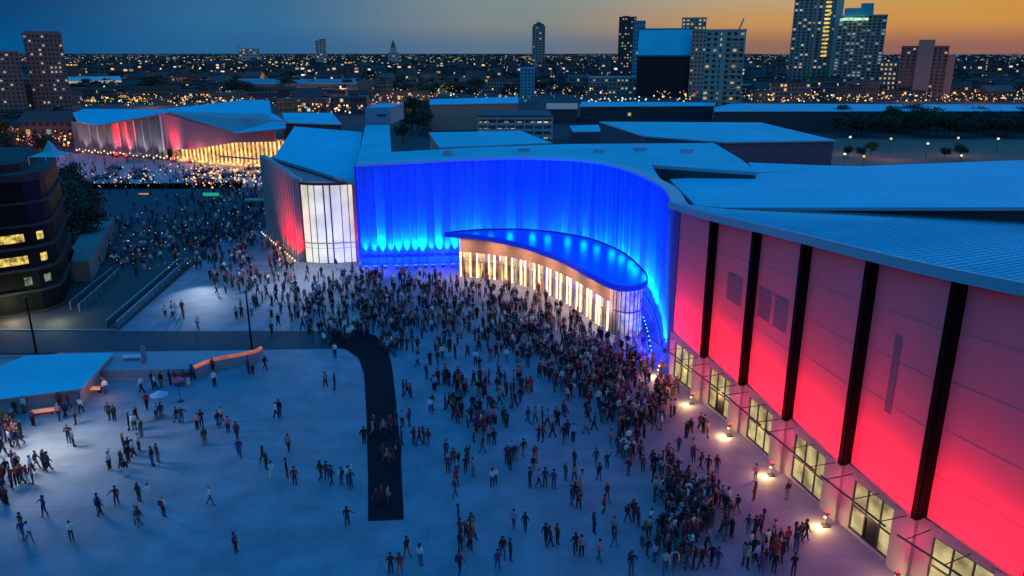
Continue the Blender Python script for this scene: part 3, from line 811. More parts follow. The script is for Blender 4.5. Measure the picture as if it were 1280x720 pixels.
# ------------------------------------------------------------------ roofs behind
block('side_hall', 'wide blue metal roof above a dark wall, behind the red hall', 'hall',
      [(872, 259.5), (1280, 259), (1700, 262), (1560, 190), (1280, 200), (1092, 207), (1033, 211), (837, 224)], [16.6, 18.6, 19.5, 17.5, 17, 16, 15.7, 15.4], M['roof_a'], M['darkwall'])
block('annex', 'small blue roof tip showing between the wide blue roof and the brown lot', 'building',
      [(935, 203), (1036, 207), (1092, 208), (945, 216)], [14, 14, 14, 14], M['roof_a'], M['darkwall'])
block('warehouse', 'broad pale blue roof with dark brown walls, behind the curved blue hall', 'warehouse',
      [(749, 152), (951, 153), (1045, 175.5), (905, 177.5), (805, 170)], [13, 13, 13, 13.4, 13.2], M['roof_c'], mat('maroon_wall', (.22, .11, .14), .8))
block('store_building', 'blue sloped roof with orange brown end wall, left of the grey car park', 'building',
      [(536, 165.5), (651, 163.5), (690, 178.5), (549, 184.5)], [10, 10, 10, 10], M['roof_c'], M['tan'])
block('brick_building', 'plain brown block with thin blue roof beyond the curved hall', 'building',
      [(537, 124), (648, 121), (648, 128.5), (537, 130.5)], [11.6, 11.6, 11.6, 11.6], M['roof_a'], M['brown'])
block('small_building', 'small low block with blue roof between car park and broad roof', 'building',
      [(712, 157), (748, 156), (752, 164), (716, 164.5)], [5, 5, 5, 5], M['roof_c'], mat('indigo_wall', (.06, .08, .12), .8))
gl = block('long_building', 'long dark building with thin pale blue roof edge, in front of the teal tower', 'building',
           [(727, 127), (895, 128), (893, 132), (724, 133)], [8, 8, 8, 8], M['roof_c'], city_wall('dark_blue_glass_wall', (.02, .04, .06), .02, 2.4, 2.6, .5))
block('low_building', 'low blue roof left of the dark long building, above the car park', 'building',
      [(683, 129), (722, 129), (722, 136), (683, 136)], [7, 7, 7, 7], M['tealglass'], M['darkwall'])
ll = block('long_shed', 'very long low shed with plain blue roof in front of the dark tree belt', 'shed',
      [(915, 129.5), (1300, 131), (1300, 138.5), (893, 139), (893, 134)], [9, 9, 9, 9, 9], M['roof_c'], M['darkwall'])
block('white_roof_shed', 'low shed with bright white roof edge beside the tallest tower', 'shed',
      [(920, 103), (986, 103), (986, 106), (920, 106)], [8, 8, 8, 8], M['lamp_white'] if 0 else mat('white_roof', (.75, .8, .85), .5), M['darkwall'])
block('brown_warehouse', 'long pinkish brown warehouse with pale roof among the city lights', 'warehouse',
      [(298, 98), (455, 98), (460, 104.5), (292, 105)], [10, 10, 10, 10], mat('grey_green_roof', (.10, .22, .25), .7), mat('pink_brown_wall', (.30, .17, .15), .8))
block('white_warehouse', 'long white lit warehouse beyond the left towers', 'warehouse',
      [(84, 96), (150, 95), (152, 100), (84, 101)], [9, 9, 9, 9], mat('cream_roof', (.5, .5, .45), .7), emis('lit_white_wall', (.8, .75, .55), .5, .6, .05))
# apex roof between the two left halls
block('link_building', 'low blue roof linking the folded hall and the atrium wing', 'building',
      [(352, 141), (415, 141), (427, 155), (357, 153)], [12, 12, 12, 12], M['roof_a'], M['darkwall'])
# car park with lit decks
cp = thing('car_park', 'grey multi storey car park with white parapets and lit decks', 'car park', (G(645, 170)[0], G(645, 170)[1], 0))
x0, y0 = G(598, 176); x1, y1 = G(690, 176); zt_ = HT((645, 176), 146)
b = MB(); b.box((x0 + x1) / 2, y0 + 14, zt_ / 2 - .5, x1 - x0 - 1, 26, zt_ - 1); b.build('wall', city_wall('deck_wall', (.12, .12, .14), .5, 2.6, 2.6, .9), cp)
b = MB(); b.box((x0 + x1) / 2, y0 + 14, zt_ + .2, x1 - x0, 28, .5); b.build('roof', M['darkwall'], cp)
for j in range(4):
    b = MB(); b.box((x0 + x1) / 2, y0 + .4, zt_ * (j + 1) / 4 - .5, x1 - x0, .3, 1.0); b.build('parapet', mat('pale_concrete', (.42, .42, .43), .8) if j == 0 else bpy.data.materials['pale_concrete'], cp)
for j in range(9):
    b = MB(); b.box(x0 + (x1 - x0) * j / 8, y0 + .3, zt_ / 2, .5, .5, zt_); b.build('pillar', bpy.data.materials['pale_concrete'], cp)
#SECTION2
# ------------------------------------------------------------------ dark office on the left
of = thing('office_building', 'dark rounded glass office block with a few floors lit yellow', 'office', (-72, 104, 0))
fp0 = [(-110, 84), (-80, 88), (-67, 93.2), (-61.8, 97.2), (-60.9, 99.6), (-61.8, 102.5), (-69, 118), (-72, 121), (-78, 122), (-118, 118)]
def inset(poly, f_):
    cx = sum(p[0] for p in poly) / len(poly); cy = sum(p[1] for p in poly) / len(poly)
    return [(cx + (p[0] - cx) * f_, cy + (p[1] - cy) * f_) for p in poly]
FH = 2.9
b = MB(); b.prism(inset(fp0, .955), 0, 6 * FH); b.build('core_wall', mat('office_glass', (.006, .009, .009), .5, 0, .3, .4, spec=.06), of)
front = [(-80, 88.2), (-67, 93.5), (-62.3, 97.4), (-61.5, 99.6), (-62.3, 102.3), (-66, 111)]
frs = spline(front, 1.3)
for fl_ in range(7):
    b = MB(); b.prism(inset(fp0, .985), fl_ * FH - .02, fl_ * FH + (.30 if fl_ < 6 else .9)); b.build('floor_slab', mat('black_slab', (.02, .022, .024), .8) if fl_ == 0 else bpy.data.materials['black_slab'], of)
for fl_ in range(6):
    ofs = offset(frs, .45)
    for k in range(len(frs) - 1):
        a, c = ofs[k], ofs[k + 1]
        m_ = ((a[0] + c[0]) / 2, (a[1] + c[1]) / 2); ln = math.hypot(c[0] - a[0], c[1] - a[1]); an = math.atan2(c[1] - a[1], c[0] - a[0])
        lit = {0: .0, 1: .6, 2: .65, 3: .8, 4: .2, 5: .45}[fl_]
        hsh = math.sin((k + fl_) // 3 * 12.9 + fl_ * 7.7) * .5 + .5
        if hsh > lit and R.random() > .06: continue
        b = MB(); b.box(m_[0], m_[1], fl_ * FH + 1.45, ln - .06, .08, 1.05, an)
        b.build('window', M['pane_office'] if fl_ in (2, 3) else M['pane_office2'], of)
b = MB(); b.prism(inset(fp0, .80), 6 * FH + .9, 6 * FH + 1.9); b.build('penthouse', bpy.data.materials['black_slab'], of)
tx, ty = G(60, 205, 19.3)
tn = thing('rooftop_tent', 'teal pointed tent on the roof of the dark office', 'tent', (tx, ty, 19.3))
b = MB()
apx = (tx, ty + 1, 22.3)
cn = [(tx - 1.8, ty - 1), (tx + 1.8, ty - 1), (tx + 2.0, ty + 3), (tx - 2.0, ty + 3)]
for k in range(4):
    p, q = cn[k], cn[(k + 1) % 4]; mdl = ((p[0] + q[0]) / 2, (p[1] + q[1]) / 2)
    b.face([(p[0], p[1], 20.3), (q[0], q[1], 20.3), (apx[0] + (q[0] - apx[0]) * .35, apx[1] + (q[1] - apx[1]) * .35, 20.8), (apx[0] + (p[0] - apx[0]) * .35, apx[1] + (p[1] - apx[1]) * .35, 20.8)])
    b.face([(apx[0] + (p[0] - apx[0]) * .35, apx[1] + (p[1] - apx[1]) * .35, 20.8), (apx[0] + (q[0] - apx[0]) * .35, apx[1] + (q[1] - apx[1]) * .35, 20.8), apx])
b.build('canvas', M['tentA'], tn)
for p in cn:
    b = MB(); b.tube((p[0], p[1], 19.3), (p[0], p[1], 20.3), .06); b.build('pole', M['metal'], tn)
light('POINT', (-64, 93, 1.6), (1, .8, .45), 420, radius=.3)
light('POINT', (-72, 89, 2.6), (1, .85, .5), 700, radius=.3)
light('POINT', (-58.5, 93, 2.0), (.8, .9, .5), 420, radius=.3)

# ------------------------------------------------------------------ kiosk and lilac terrace, lower left
kp = [G(33, 444, 1.7), G(142, 441, 1.7), G(102, 486, 1.7), G(-40, 504, 1.7), G(-30, 470, 1.7)]
kk = thing('kiosk', 'low kiosk with flat plain blue roof and tan end wall', 'kiosk', (sum(p[0] for p in kp) / 5, sum(p[1] for p in kp) / 5, 0))
b = MB(); b.prism(kp, 1.5, 1.7, 1, 0, 1); b.build('roof', [M['roof_c'], M['tan']], kk)
b = MB(); b.prism(inset(kp, .95), 0.2, 1.49); b.build('wall', M['terrace'], kk)
b = MB(); b.prism(inset(kp, .97), 0, .3); b.build('plinth', M['tan'], kk)
tz = 1.1
tp = [(141, 442), (328, 437), (322, 441), (300, 446), (268, 452), (244, 461), (127, 463)]
tw = [G(p[0], p[1], tz) for p in tp]
ter = thing('raised_terrace', 'low lilac paved terrace with orange lit curving edge beside the kiosk', 'terrace', (tw[3][0], tw[3][1], 0))
b = MB(); b.prism(tw, 0, tz); b.build('body', M['terrace'], ter)
b = MB(); b.wall(offset(spline([G(328, 436, tz), G(322, 440.5, tz), G(300, 445.5, tz), G(268, 451.5, tz), G(244, 461, tz)], .5), 0), tz + .01, tz + .28, -.35); b.build('lit_edge', M['led_orange'], ter)
b = MB(); b.wall([G(250, 463, 0), G(300, 454, 0), G(318, 450, 0)], 0, .45, .6); b.build('step', M['terrace'], ter)
b = MB(); b.wall([G(127, 474, .3), G(235, 473, .3)], 0, .3, .5); b.build('step', M['terrace'], ter)
for px, py, wd, lab in ((168, 449, 2.6, 'pale'), ):
    X, Y = G(px, py, tz); b = MB(); b.box(X, Y, tz + .35, 2.4, .9, .06, .1); b.box(X - .9, Y, tz + .17, .08, .7, .34); b.box(X + .9, Y, tz + .17, .08, .7, .34)
    tag(b.build('table', mat('pale_table', (.5, .5, .6), .5)), 'low pale table standing on the lilac terrace', 'table')
X, Y = G(181, 453, tz); b = MB(); b.box(X, Y, tz + .9, .4, .4, 1.8); b.box(X, Y, tz + 1.83, .5, .5, .06)
tag(b.build('pillar', mat('blue_grey_pillar', (.16, .19, .28), .7)), 'short blue grey pillar standing on the lilac terrace', 'pillar')
for px, py, rz, lab in ((55, 518, .35, 'orange lit bench near the people left of the kiosk corner'), (115, 490, .05, 'orange lit bench against the tan wall of the kiosk')):
    X, Y = G(px, py); r = thing('bench', lab, 'bench', (X, Y, 0)); r.rotation_euler.z = rz
    b = MB(); b.box(X, Y, .42, 2.0, .7, .12); b.build('seat', M['orange'], r)
    for s_ in (-1, 1):
        b = MB(); b.box(X + s_ * .8, Y, .18, .12, .6, .36); b.build('leg', M['dkmetal'], r)
light('AREA', (G(0, 560)[0], G(0, 560)[1], 8), (1, .93, .75), 700, aim=(G(70, 570)[0], G(70, 570)[1], 0), size=5, size_y=5, spread=100)
light('SPOT', (G(248, 352)[0], G(248, 352)[1] + 2, 7), (.85, .95, 1), 6500, aim=(G(247, 372)[0], G(247, 372)[1], 0), angle=50, blend=1, radius=.2)
light('AREA', (-33, 108, 7), (.75, .85, 1), 500, aim=(-33, 106, 0), size=5, size_y=3)
# umbrellas / parasols seen open on the plaza
def parasol(px, py, col, lab, r_=1.3):
    X, Y = G(px, py); r = thing('parasol', lab, 'parasol', (X, Y, 0))
    b = MB(); n_ = 8
    for k in range(n_):
        a0, a1 = 2 * math.pi * k / n_, 2 * math.pi * (k + 1) / n_
        b.face([(X, Y, 2.75), (X + r_ * math.cos(a0), Y + r_ * math.sin(a0), 2.3), (X + r_ * math.cos(a1), Y + r_ * math.sin(a1), 2.3)])
    b.build('canvas', mat('parasol_canvas', col, .8), r)
    b = MB(); b.tube((X, Y, 0), (X, Y, 2.72), .03); b.build('pole', M['dkmetal'], r)
    b = MB(); b.tube((X, Y, 0), (X, Y, .1), .3); b.build('base', M['dkmetal'], r)
parasol(203, 521, (.30, .40, .60), 'pale blue parasol on the plaza near a small group', .85)
parasol(226, 502, (.75, .08, .18), 'small pink parasol on the plaza below the terrace', .6)

# ------------------------------------------------------------------ lamp posts and railings
for px, py, h_, lab in ((315, 437, 7.2, 'thin dark lamp post beside the road, right of the terrace'), (46, 443, 7.0, 'thin dark lamp post beside the road, behind the kiosk')):
    X, Y = G(px, py); r = thing('lamp_post', lab, 'lamp post', (X, Y, 0), 'lamp posts beside the road')
    b = MB(); b.tube((X, Y, 0), (X, Y, h_), .13, .08, 10); b.build('pole', M['black'], r)
    b = MB(); b.tube((X, Y, 0), (X, Y, .35), .24, .2, 10); b.build('base', M['dkmetal'], r)
    b = MB(); b.box(X, Y - .35, h_, .26, .9, .12); b.build('head', M['dkmetal'], r)
def railing(p, q, lab, h_=1.15, step=2.2):
    (x0, y0), (x1, y1) = p, q; Ln = math.hypot(x1 - x0, y1 - y0); an = math.atan2(y1 - y0, x1 - x0); n_ = int(Ln / step)
    r = thing('railing', lab, 'railing', ((x0 + x1) / 2, (y0 + y1) / 2, 0), 'glass railings of the ramp')
    for k in range(n_ + 1):
        f_ = k / n_; b = MB(); b.box(x0 + (x1 - x0) * f_, y0 + (y1 - y0) * f_, h_ / 2, .09, .09, h_, an); b.build('post', M['metal'], r)
    b = MB(); b.box((x0 + x1) / 2, (y0 + y1) / 2, h_ + .04, Ln, .12, .08, an); b.build('handrail', M['metal'], r)
    b = MB(); b.box((x0 + x1) / 2, (y0 + y1) / 2, h_ * .52, Ln, .03, h_ * .8, an); b.build('glass_panel', M['tealglass'], r)
railing(G(147, 413), G(236, 331), 'glass railing along the right edge of the dark ramp, beside the blue plaza')
railing(G(134, 412), G(226, 331), 'glass railing of the dark ramp, inner one nearer the drive')
railing(G(89, 387), G(141, 344), 'glass railing behind the office corner, on its left side')
railing(G(100, 391), G(150, 345), 'glass railing behind the office corner, outer one toward the drive')
X, Y = G(107, 352); b = MB(); b.prism([(X - 3, Y), (X + 1.0, Y), (X - 11, Y + 32), (X - 15, Y + 32)], 0, 3.2)
tag(b.build('ramp_wall', mat('green_grey_concrete', (.16, .18, .17), .8)), 'plain green grey concrete ramp wall right of the dark office', 'wall')
b = MB(); a = G(92, 236); c = G(302, 235); b.wall([a, c], 0, 1.3, .4)
tag(b.build('parapet_wall', M['black']), 'long low black parapet wall between forecourt and upper road', 'wall')
# green sign board and small orange one
X, Y = G(265, 256); r = thing('signboard', 'small glowing green signboard over the crowd, below the folded hall', 'sign', (X, Y, 0))
b = MB(); b.box(X, Y, 2.4, 3.6, .15, .75); b.build('panel', M['sign_green'], r)
for s_ in (-1, 1):
    b = MB(); b.tube((X + s_ * 1.5, Y, 0), (X + s_ * 1.5, Y, 2.1), .05); b.build('post', M['dkmetal'], r)
X, Y = G(180, 246); r = thing('barrier', 'small orange lit barrier on the upper road', 'barrier', (X, Y, 0))
b = MB(); b.box(X, Y, .7, 2.4, .12, .35); b.build('board', M['orange'], r)
for s_ in (-1, 1):
    b = MB(); b.box(X + s_ * .9, Y, .3, .08, .5, .6); b.build('leg', M['dkmetal'], r)
def canopy_stall(px, py, lab, col):
    X, Y = G(px, py); r = thing('stall', lab, 'stall', (X, Y, 0))
    b = MB(); b.prism([(X - 2.4, Y - 1.2), (X + 2.4, Y - 1.2), (X + 2.4, Y + 1.2), (X - 2.4, Y + 1.2)], 2.4, 2.65); b.build('roof', mat('stall_roof', col, .7), r)
    for sx_ in (-1, 1):
        for sy_ in (-1, 1):
            b = MB(); b.tube((X + sx_ * 2.2, Y + sy_ * 1.05, 0), (X + sx_ * 2.2, Y + sy_ * 1.05, 2.4), .06); b.build('post', M['dkmetal'], r)
    b = MB(); b.box(X, Y - .7, .5, 4.2, .6, 1.0); b.build('counter', M['terrace'], r)
canopy_stall(322, 264, 'small stall with tan flat roof left of the grey pleated wall', (.45, .36, .26))
canopy_stall(168, 203, 'small stall with pale roof on the distant forecourt', (.5, .45, .45))

# ------------------------------------------------------------------ trees
def tree_proto(name, label, group, seed, h_=13, cr=5.0, nl=1500, lsz=.55):
    rr = random.Random(seed)
    r = thing(name, label, 'tree', (0, 0, 0), group)
    b = MB(); b.tube((0, 0, 0), (.15, .1, h_ * .5), .32, .2, 8)
    tips = []
    for k in range(9):
        a = k * 2.4 + rr.random(); z0 = h_ * rr.uniform(.28, .5); l = cr * rr.uniform(.5, .85)
        tpt = (math.cos(a) * l, math.sin(a) * l, z0 + h_ * rr.uniform(.15, .4)); b.tube((.1, .08, z0), tpt, .12, .04, 5); tips.append(tpt)
    tips.append((0, 0, h_ * .85)); tips.append((cr * .2, -cr * .2, h_ * .7))
    b.build('trunk', M['trunk'], r)
    b = MB()
    for k in range(nl):
        c_ = tips[rr.randrange(len(tips))]; s_ = cr * .42
        x = rr.gauss(c_[0], s_ * .55); y = rr.gauss(c_[1], s_ * .55); z_ = max(h_ * .22, rr.gauss(c_[2], s_ * .5))
        a = Vector((rr.gauss(0, 1), rr.gauss(0, 1), rr.gauss(0, 1))).normalized(); c2 = a.cross(Vector((rr.gauss(0, 1), rr.gauss(0, 1), rr.gauss(0, 1)))).normalized(); d2 = a.cross(c2)
        l = lsz * rr.uniform(.6, 1.3)
        b.face([(x + c2.x * l, y + c2.y * l, z_ + c2.z * l), (x + d2.x * l * .6, y + d2.y * l * .6, z_ + d2.z * l * .6), (x - c2.x * l, y - c2.y * l, z_ - c2.z * l), (x - d2.x * l * .6, y - d2.y * l * .6, z_ - d2.z * l * .6)], rr.random() < .35)
    b.build('crown', [M['leaf'], M['leaf2']], r)
    return r
protos = [tree_proto('broadleaf_tree', 'dark round broadleaf tree in the belt behind the long blue shed', 'trees in the dark belt on the right', 3 + k, 12 + k * 1.5, 5 + .4 * k) for k in range(3)]
used = [False] * 3
def put_tree(X, Y, s_, label=None, group=None):
    k = R.randrange(3)
    if used[k]: o = copy_tree(protos[k], (X, Y, 0), R.uniform(0, 6), s_)
    else: o = protos[k]; used[k] = True; o.location = (X, Y, 0); o.scale = (s_,) * 3
    if label: o['label'] = label; o['group'] = group
    return o
for k in range(96):
    px = 945 + (k * 37.7) % 400 + R.uniform(-4, 4); py = R.choice([158, 162, 166, 170, 172]) + R.uniform(-2, 2)
    if px < 1045: py = 152 + (px - 945) * .12
    X, Y = G(px, py); put_tree(X, Y, R.uniform(.52, .78) if px > 1045 else R.uniform(.4, .5))
for px, py in ((1060, 196), (1075, 198), (1088, 195), (1200, 198), (1180, 199)):
    X, Y = G(px, py); put_tree(X, Y, R.uniform(.28, .4), 'small dark tree standing on the brown lot', 'small trees on the brown lot')
for k, (px, py, s_) in enumerate(((104, 292, .72), (96, 276, .66), (112, 310, .55), (92, 305, .6), (101, 262, .5), (88, 254, .6))):
    X, Y = G(px, py); put_tree(X, Y, s_, 'dark tree close to the right side of the office block', 'trees beside the office block')
for k in range(60):
    px = R.uniform(90, 760); py = R.uniform(94, 128)
    X, Y = G(px, py); put_tree(X, Y, R.uniform(.7, 1.1), 'dark tree among the low city buildings and their lights', 'trees among the city lights')
for k in range(10):
    px = R.uniform(0, 85); py = R.uniform(160, 205)
    X, Y = G(px, py); put_tree(X, Y, R.uniform(.5, .8), 'dark tree among the lights below the two left towers', 'trees below the left towers')
for k in range(14):
    px = R.uniform(495, 535); py = R.uniform(140, 178)
    X, Y = G(px, py); put_tree(X, Y, R.uniform(.5, .9), 'dark tree left of the plain brown block', 'trees left of the brown block')

# ------------------------------------------------------------------ towers
MG = {'w': emis('lit_pane_dim', (1, .75, .42), .5, .7, .15), 'c': emis('lit_pane_cool', (.6, .8, .75), .3, .7, .15), 'd': M['darkglass'], 'g': emis('lit_pane_gold', (1, .7, .15), .8, .5, .2)}
def tower(label, x0, x1, yt, yb, floors, cols, wallm, lit, rot=0.0, frac=1.0, extra=None, warm='w', win=(.45, .42), name='tower', hb=None):
    """frac: share of the visible width taken by the front face; the rest shows the side face on the left (rot>0) or right"""
    xc = (x0 + x1) / 2; X, Y = G(xc, yb); zf = Y * CP + H * SP; W_ = (x1 - x0) / F * zf; Z = HT((xc, yb), yt)
    az_ = -math.atan2(X, Y)
    fw = W_ * frac / math.cos(rot); dp = max(W_ * .6, W_ * (1 - frac) / max(.2, abs(math.sin(rot)))) if frac < 1 else W_ * .75
    r = thing(name, label, 'tower', (X, Y, 0)); r.rotation_euler.z = az_ + rot
    o = Vector((X, Y, 0))
    sh = -(1 - frac) * W_ / 2 * (1 if rot > 0 else -1) if frac < 1 else 0
    sh = -sh
    b = MB(); b.box(X + sh, Y + dp / 2, Z / 2, fw, dp, Z)
    for k in range(1, floors):
        zz = Z * k / floors; b.box(X + sh, Y + dp / 2, zz, fw + .25, dp + .25, .35)
    body = b.build('body', wallm, r)
    b = MB(); b.box(X + sh, Y + dp / 2, Z + .5, fw + .5, dp + .5, 1.0); b.build('roof', wallm if not hb else hb, r)
    # windows
    fh_ = Z / floors; cw = fw / cols
    spots = []
    for i in range(floors):
        for j in range(cols):
            spots.append((X + sh - fw / 2 + cw * (j + .5), Y - .10, fh_ * (i + .55), 0))
        if frac < 1:
            nc = max(1, int(dp / cw)); sd_ = -1 if rot < 0 else 1
            sd_ = -sd_
            for j in range(nc):
                spots.append((X + sh + sd_ * -1 * (fw / 2 + .10), Y + dp / nc * (j + .5), fh_ * (i + .55), 1))
    R.shuffle(spots)
    protos_ = {}
    rest = {'w': MB(), 'd': MB()}
    for n_, (wx, wy, wz, side) in enumerate(spots):
        kind = (warm if R.random() < .7 else 'c') if R.random() < lit else 'd'
        sxx, syy = (cw * win[0], .12) if not side else (.12, cw * win[0])
        if n_ < 100:
            key = (kind, side)
            if key not in protos_:
                b = MB(); b.box(0, 0, 0, sxx, syy, fh_ * win[1]); protos_[key] = b.data('window', [MG[kind]])
            wo = bpy.data.objects.new('window', protos_[key]); C.objects.link(wo); wo.parent = r; wo.location = (wx - X, wy - Y, wz)
        else:
            rest['d' if kind == 'd' else 'w'].box(wx, wy, wz, sxx, syy, fh_ * win[1])
    for kd, mb in rest.items():
        if mb.v: tag(mb.build('windows', MG['d' if kd == 'd' else warm], r), kind='stuff')
    if extra: extra(r, X + sh, Y, Z, fw, dp)
    return r
tw_brown = mat('brown_tower_wall', (.30, .17, .15), .8); tw_grey = mat('grey_tower_wall', (.42, .33, .25), .7); tw_dark = mat('dark_tower_wall', (.12, .10, .09), .6)
tw_pale = mat('pale_tower_wall', (.62, .46, .36), .7); tw_blue = mat('blue_glass_wall', (.05, .35, .45), .5); tw_teal = mat('teal_grey_wall', (.30, .28, .24), .6)
def fins_x(r, X, Y, Z, fw, dp, n_=5, m=None):
    for k in range(n_):
        b = MB(); b.box(X - fw / 2 + fw * (k + .5) / n_, Y - .35, Z / 2, fw * .035, .5, Z); b.build('pilaster', m or tw_grey, r)
def topbox(f0, f1, hh, m):
    def fn(r, X, Y, Z, fw, dp):
        b = MB(); b.box(X + fw * (f0 + f1) / 2, Y + dp * .45, Z + hh / 2 + .5, fw * (f1 - f0), dp * .6, hh); b.build('plant_room', m, r)
    return fn
tower('brown speckled tower cut by the left edge of the view', 0, 36, 66, 156, 17, 7, tw_brown, .12, extra=topbox(-.4, -.1, 1.5, tw_brown))
tower('taller brown tower with rounded top edge, second from the left', 50, 91, 43, 152, 20, 9, tw_brown, .13, extra=topbox(-.45, .45, 1.2, tw_brown))
tower('dark low block between the two brown towers on the left', 36, 56, 106, 152, 8, 5, tw_brown, .08, name='apartment_block')
tower('very wide distant cream block on the horizon, left of centre', 300, 325, 61, 78, 5, 6, tw_pale, .35, name='apartment_block', extra=topbox(-.5, -.35, 9, tw_pale))
tower('slim pale tower on the horizon, right of the wide cream block', 396, 409, 51, 82, 10, 3, tw_pale, .15, extra=topbox(-.1, .5, 4, tw_dark))
def spire(r, X, Y, Z, fw, dp):
    b = MB(); b.prism([(X - fw * .3, Y + 1), (X + fw * .3, Y + 1), (X + fw * .3, Y + dp * .8), (X - fw * .3, Y + dp * .8)], Z + 1, Z + 14); b.build('upper_stage', tw_pale, r)
    b = MB(); b.tube((X, Y + dp / 2, Z + 14), (X, Y + dp / 2, Z + 34), fw * .3, .5, 6); b.build('spire', tw_dark, r)
tower('cream stepped tower with dark pointed spire on the horizon', 486, 499, 66, 82, 6, 3, tw_pale, .3, extra=spire)
def rtop(r, X, Y, Z, fw, dp):
    b = MB(); b.prism([(X - fw * .4, Y + 1), (X + fw * .4, Y + 1), (X + fw * .4, Y + dp - 1), (X - fw * .4, Y + dp - 1)], Z + 1, Z + 5); b.prism([(X - fw * .2, Y + 3), (X + fw * .2, Y + 3), (X + fw * .2, Y + dp - 3), (X - fw * .2, Y + dp - 3)], Z + 5, Z + 8); b.build('crown_cap', tw_dark, r)
    b = MB(); b.tube((X, Y + dp / 2, Z + 8), (X, Y + dp / 2, Z + 15), .6, .3, 5); b.build('mast', M['dkmetal'], r)
tower('lone slim dark tower with domed cap, in the middle of the horizon', 665, 681, 33, 87, 16, 4, tw_teal, .12, extra=rtop)
tower('short blue slab tower below the lone slim dark tower', 650, 668, 86, 128, 10, 4, tw_blue, .05, name='office_block')
tower('dark brown tower full of lit windows, left of the teal tower', 771, 792, 22, 103, 22, 6, mat('dark_brown_wall', (.09, .07, .065), .8), .33, extra=topbox(-.3, .1, 1.5, tw_dark))
tower('narrow bright blue glass tower squeezed beside the teal tower', 789, 803, 27, 110, 16, 4, tw_blue, .02)
def tealtop(r, X, Y, Z, fw, dp):
    b = MB(); w_ = fw * .49; pts = [(X - w_, Y - 14), (X + w_, Y - 14), (X + w_, Y - .4), (X - w_, Y - .4)]
    b.prism(pts, Z * .60, [Z * .63, Z * .63, Z, Z]); b.build('sloped_roof', M['roof_c'], r)
    b = MB(); b.box(X, Y - 7, Z * .30, fw * .97, 13, Z * .60); b.build('lower_block', M['darkglass'], r)
    b = MB(); b.box(X, Y - 7.2, Z * .61, fw * 1.0, 13.8, .7); b.build('cornice', M['dkmetal'], r)
tower('broad tower with plain bright teal upper half and dark lower half', 795, 863, 37, 120, 13, 12, M['tealglass'], .03, extra=tealtop, warm='c')
tower('round cornered grey tower peeping over the teal tower', 848, 877, 23, 108, 18, 6, tw_grey, .3)
tower('grey slab with blue side, right of the teal tower', 860, 878, 38, 122, 16, 4, tw_teal, .10)
def bal(r, X, Y, Z, fw, dp):
    for k in range(12):
        b = MB(); b.box(X + fw * .28, Y - .8, Z * (k + .1) / 12, fw * .36, 1.5, .5); b.build('balcony', tw_pale, r)
    b = MB(); b.box(X - fw * .03, Y - .4, Z / 2, fw * .12, .8, Z); b.build('pier', tw_grey, r)
    b = MB(); b.tube((X + fw * .3, Y + dp * .5, Z), (X + fw * .42, Y + dp * .5, Z + 6.5), .4, .4, 5); b.build('crane_jib', M['tan'], r)
tower('grey concrete tower with stacked balconies, nearest of the skyline', 876, 923, 39, 146, 16, 6, tw_grey, .18, extra=bal, win=(.5, .45))
def strip(r, X, Y, Z, fw, dp):
    b = MB(); b.box(X + fw * .42, Y - .6, Z / 2, fw * .14, 1.2, Z); b.build('pier', tw_pale, r)
    b = MB(); b.box(X - fw * .02, Y - .5, Z / 2, fw * .06, 1.0, Z); b.build('pier', tw_grey, r)
    for k in range(16):
        b = MB(); b.box(X + fw * .2, Y - .25, Z * (.35 + k * .04), fw * .12, .3, 1.6); b.build('lit_stair_window', MG['g'], r)
tower('tallest grey tower cut by the top of the view with gold lit window stack', 984, 1040, -14, 113, 32, 10, tw_teal, .15, extra=strip, win=(.5, .5))
def crown(r, X, Y, Z, fw, dp):
    b = MB(); b.box(X - fw * .1, Y - .4, Z + 3.4, fw * .6, 6, 6); b.build('upper_storey', tw_blue, r)
    b = MB(); b.box(X + fw * .06, Y + 3, Z + 8.2, fw * .26, 5, 4); b.build('plant_room', tw_blue, r)
    b = MB(); b.tube((X - fw * .18, Y + 2, Z - 3.5), (X - fw * .18, Y + 2, Z - 1.6), fw * .30, fw * .30, 24); b.build('lit_ring', emis('mint_lit_ring', (.45, .95, .75), .9, .5, .4), r)
tower('green lit glass tower with glowing mint ring near its top', 1040, 1094, 20, 116, 24, 10, tw_teal, .30, extra=crown, warm='c', win=(.6, .5))
def wings(r, X, Y, Z, fw, dp):
    b = MB(); b.box(X + fw * .02, Y - 1.2, Z / 2 + 2.6, fw * .34, 2.6, Z + 5.2); b.build('centre_bay', mat('mauve_grey_wall', (.24, .18, .18), .8), r)
    b = MB(); b.box(X + fw * .56, Y + 4, Z * .43, fw * .2, 8, Z * .86); b.build('side_wing', tw_brown, r)
tower('squat dark mauve tower with raised grey centre bay, at the right', 1121, 1173, 59, 124, 14, 9, mat('mauve_tower_wall', (.16, .11, .12), .8), .03, extra=wings)
tower('low block with orange lit floors between two right towers', 1096, 1116, 78, 118, 7, 4, tw_brown, .75, name='apartment_block')
tower('low grey block below the dark brown lit tower', 735, 795, 98, 118, 4, 12, tw_teal, .25, name='office_block')

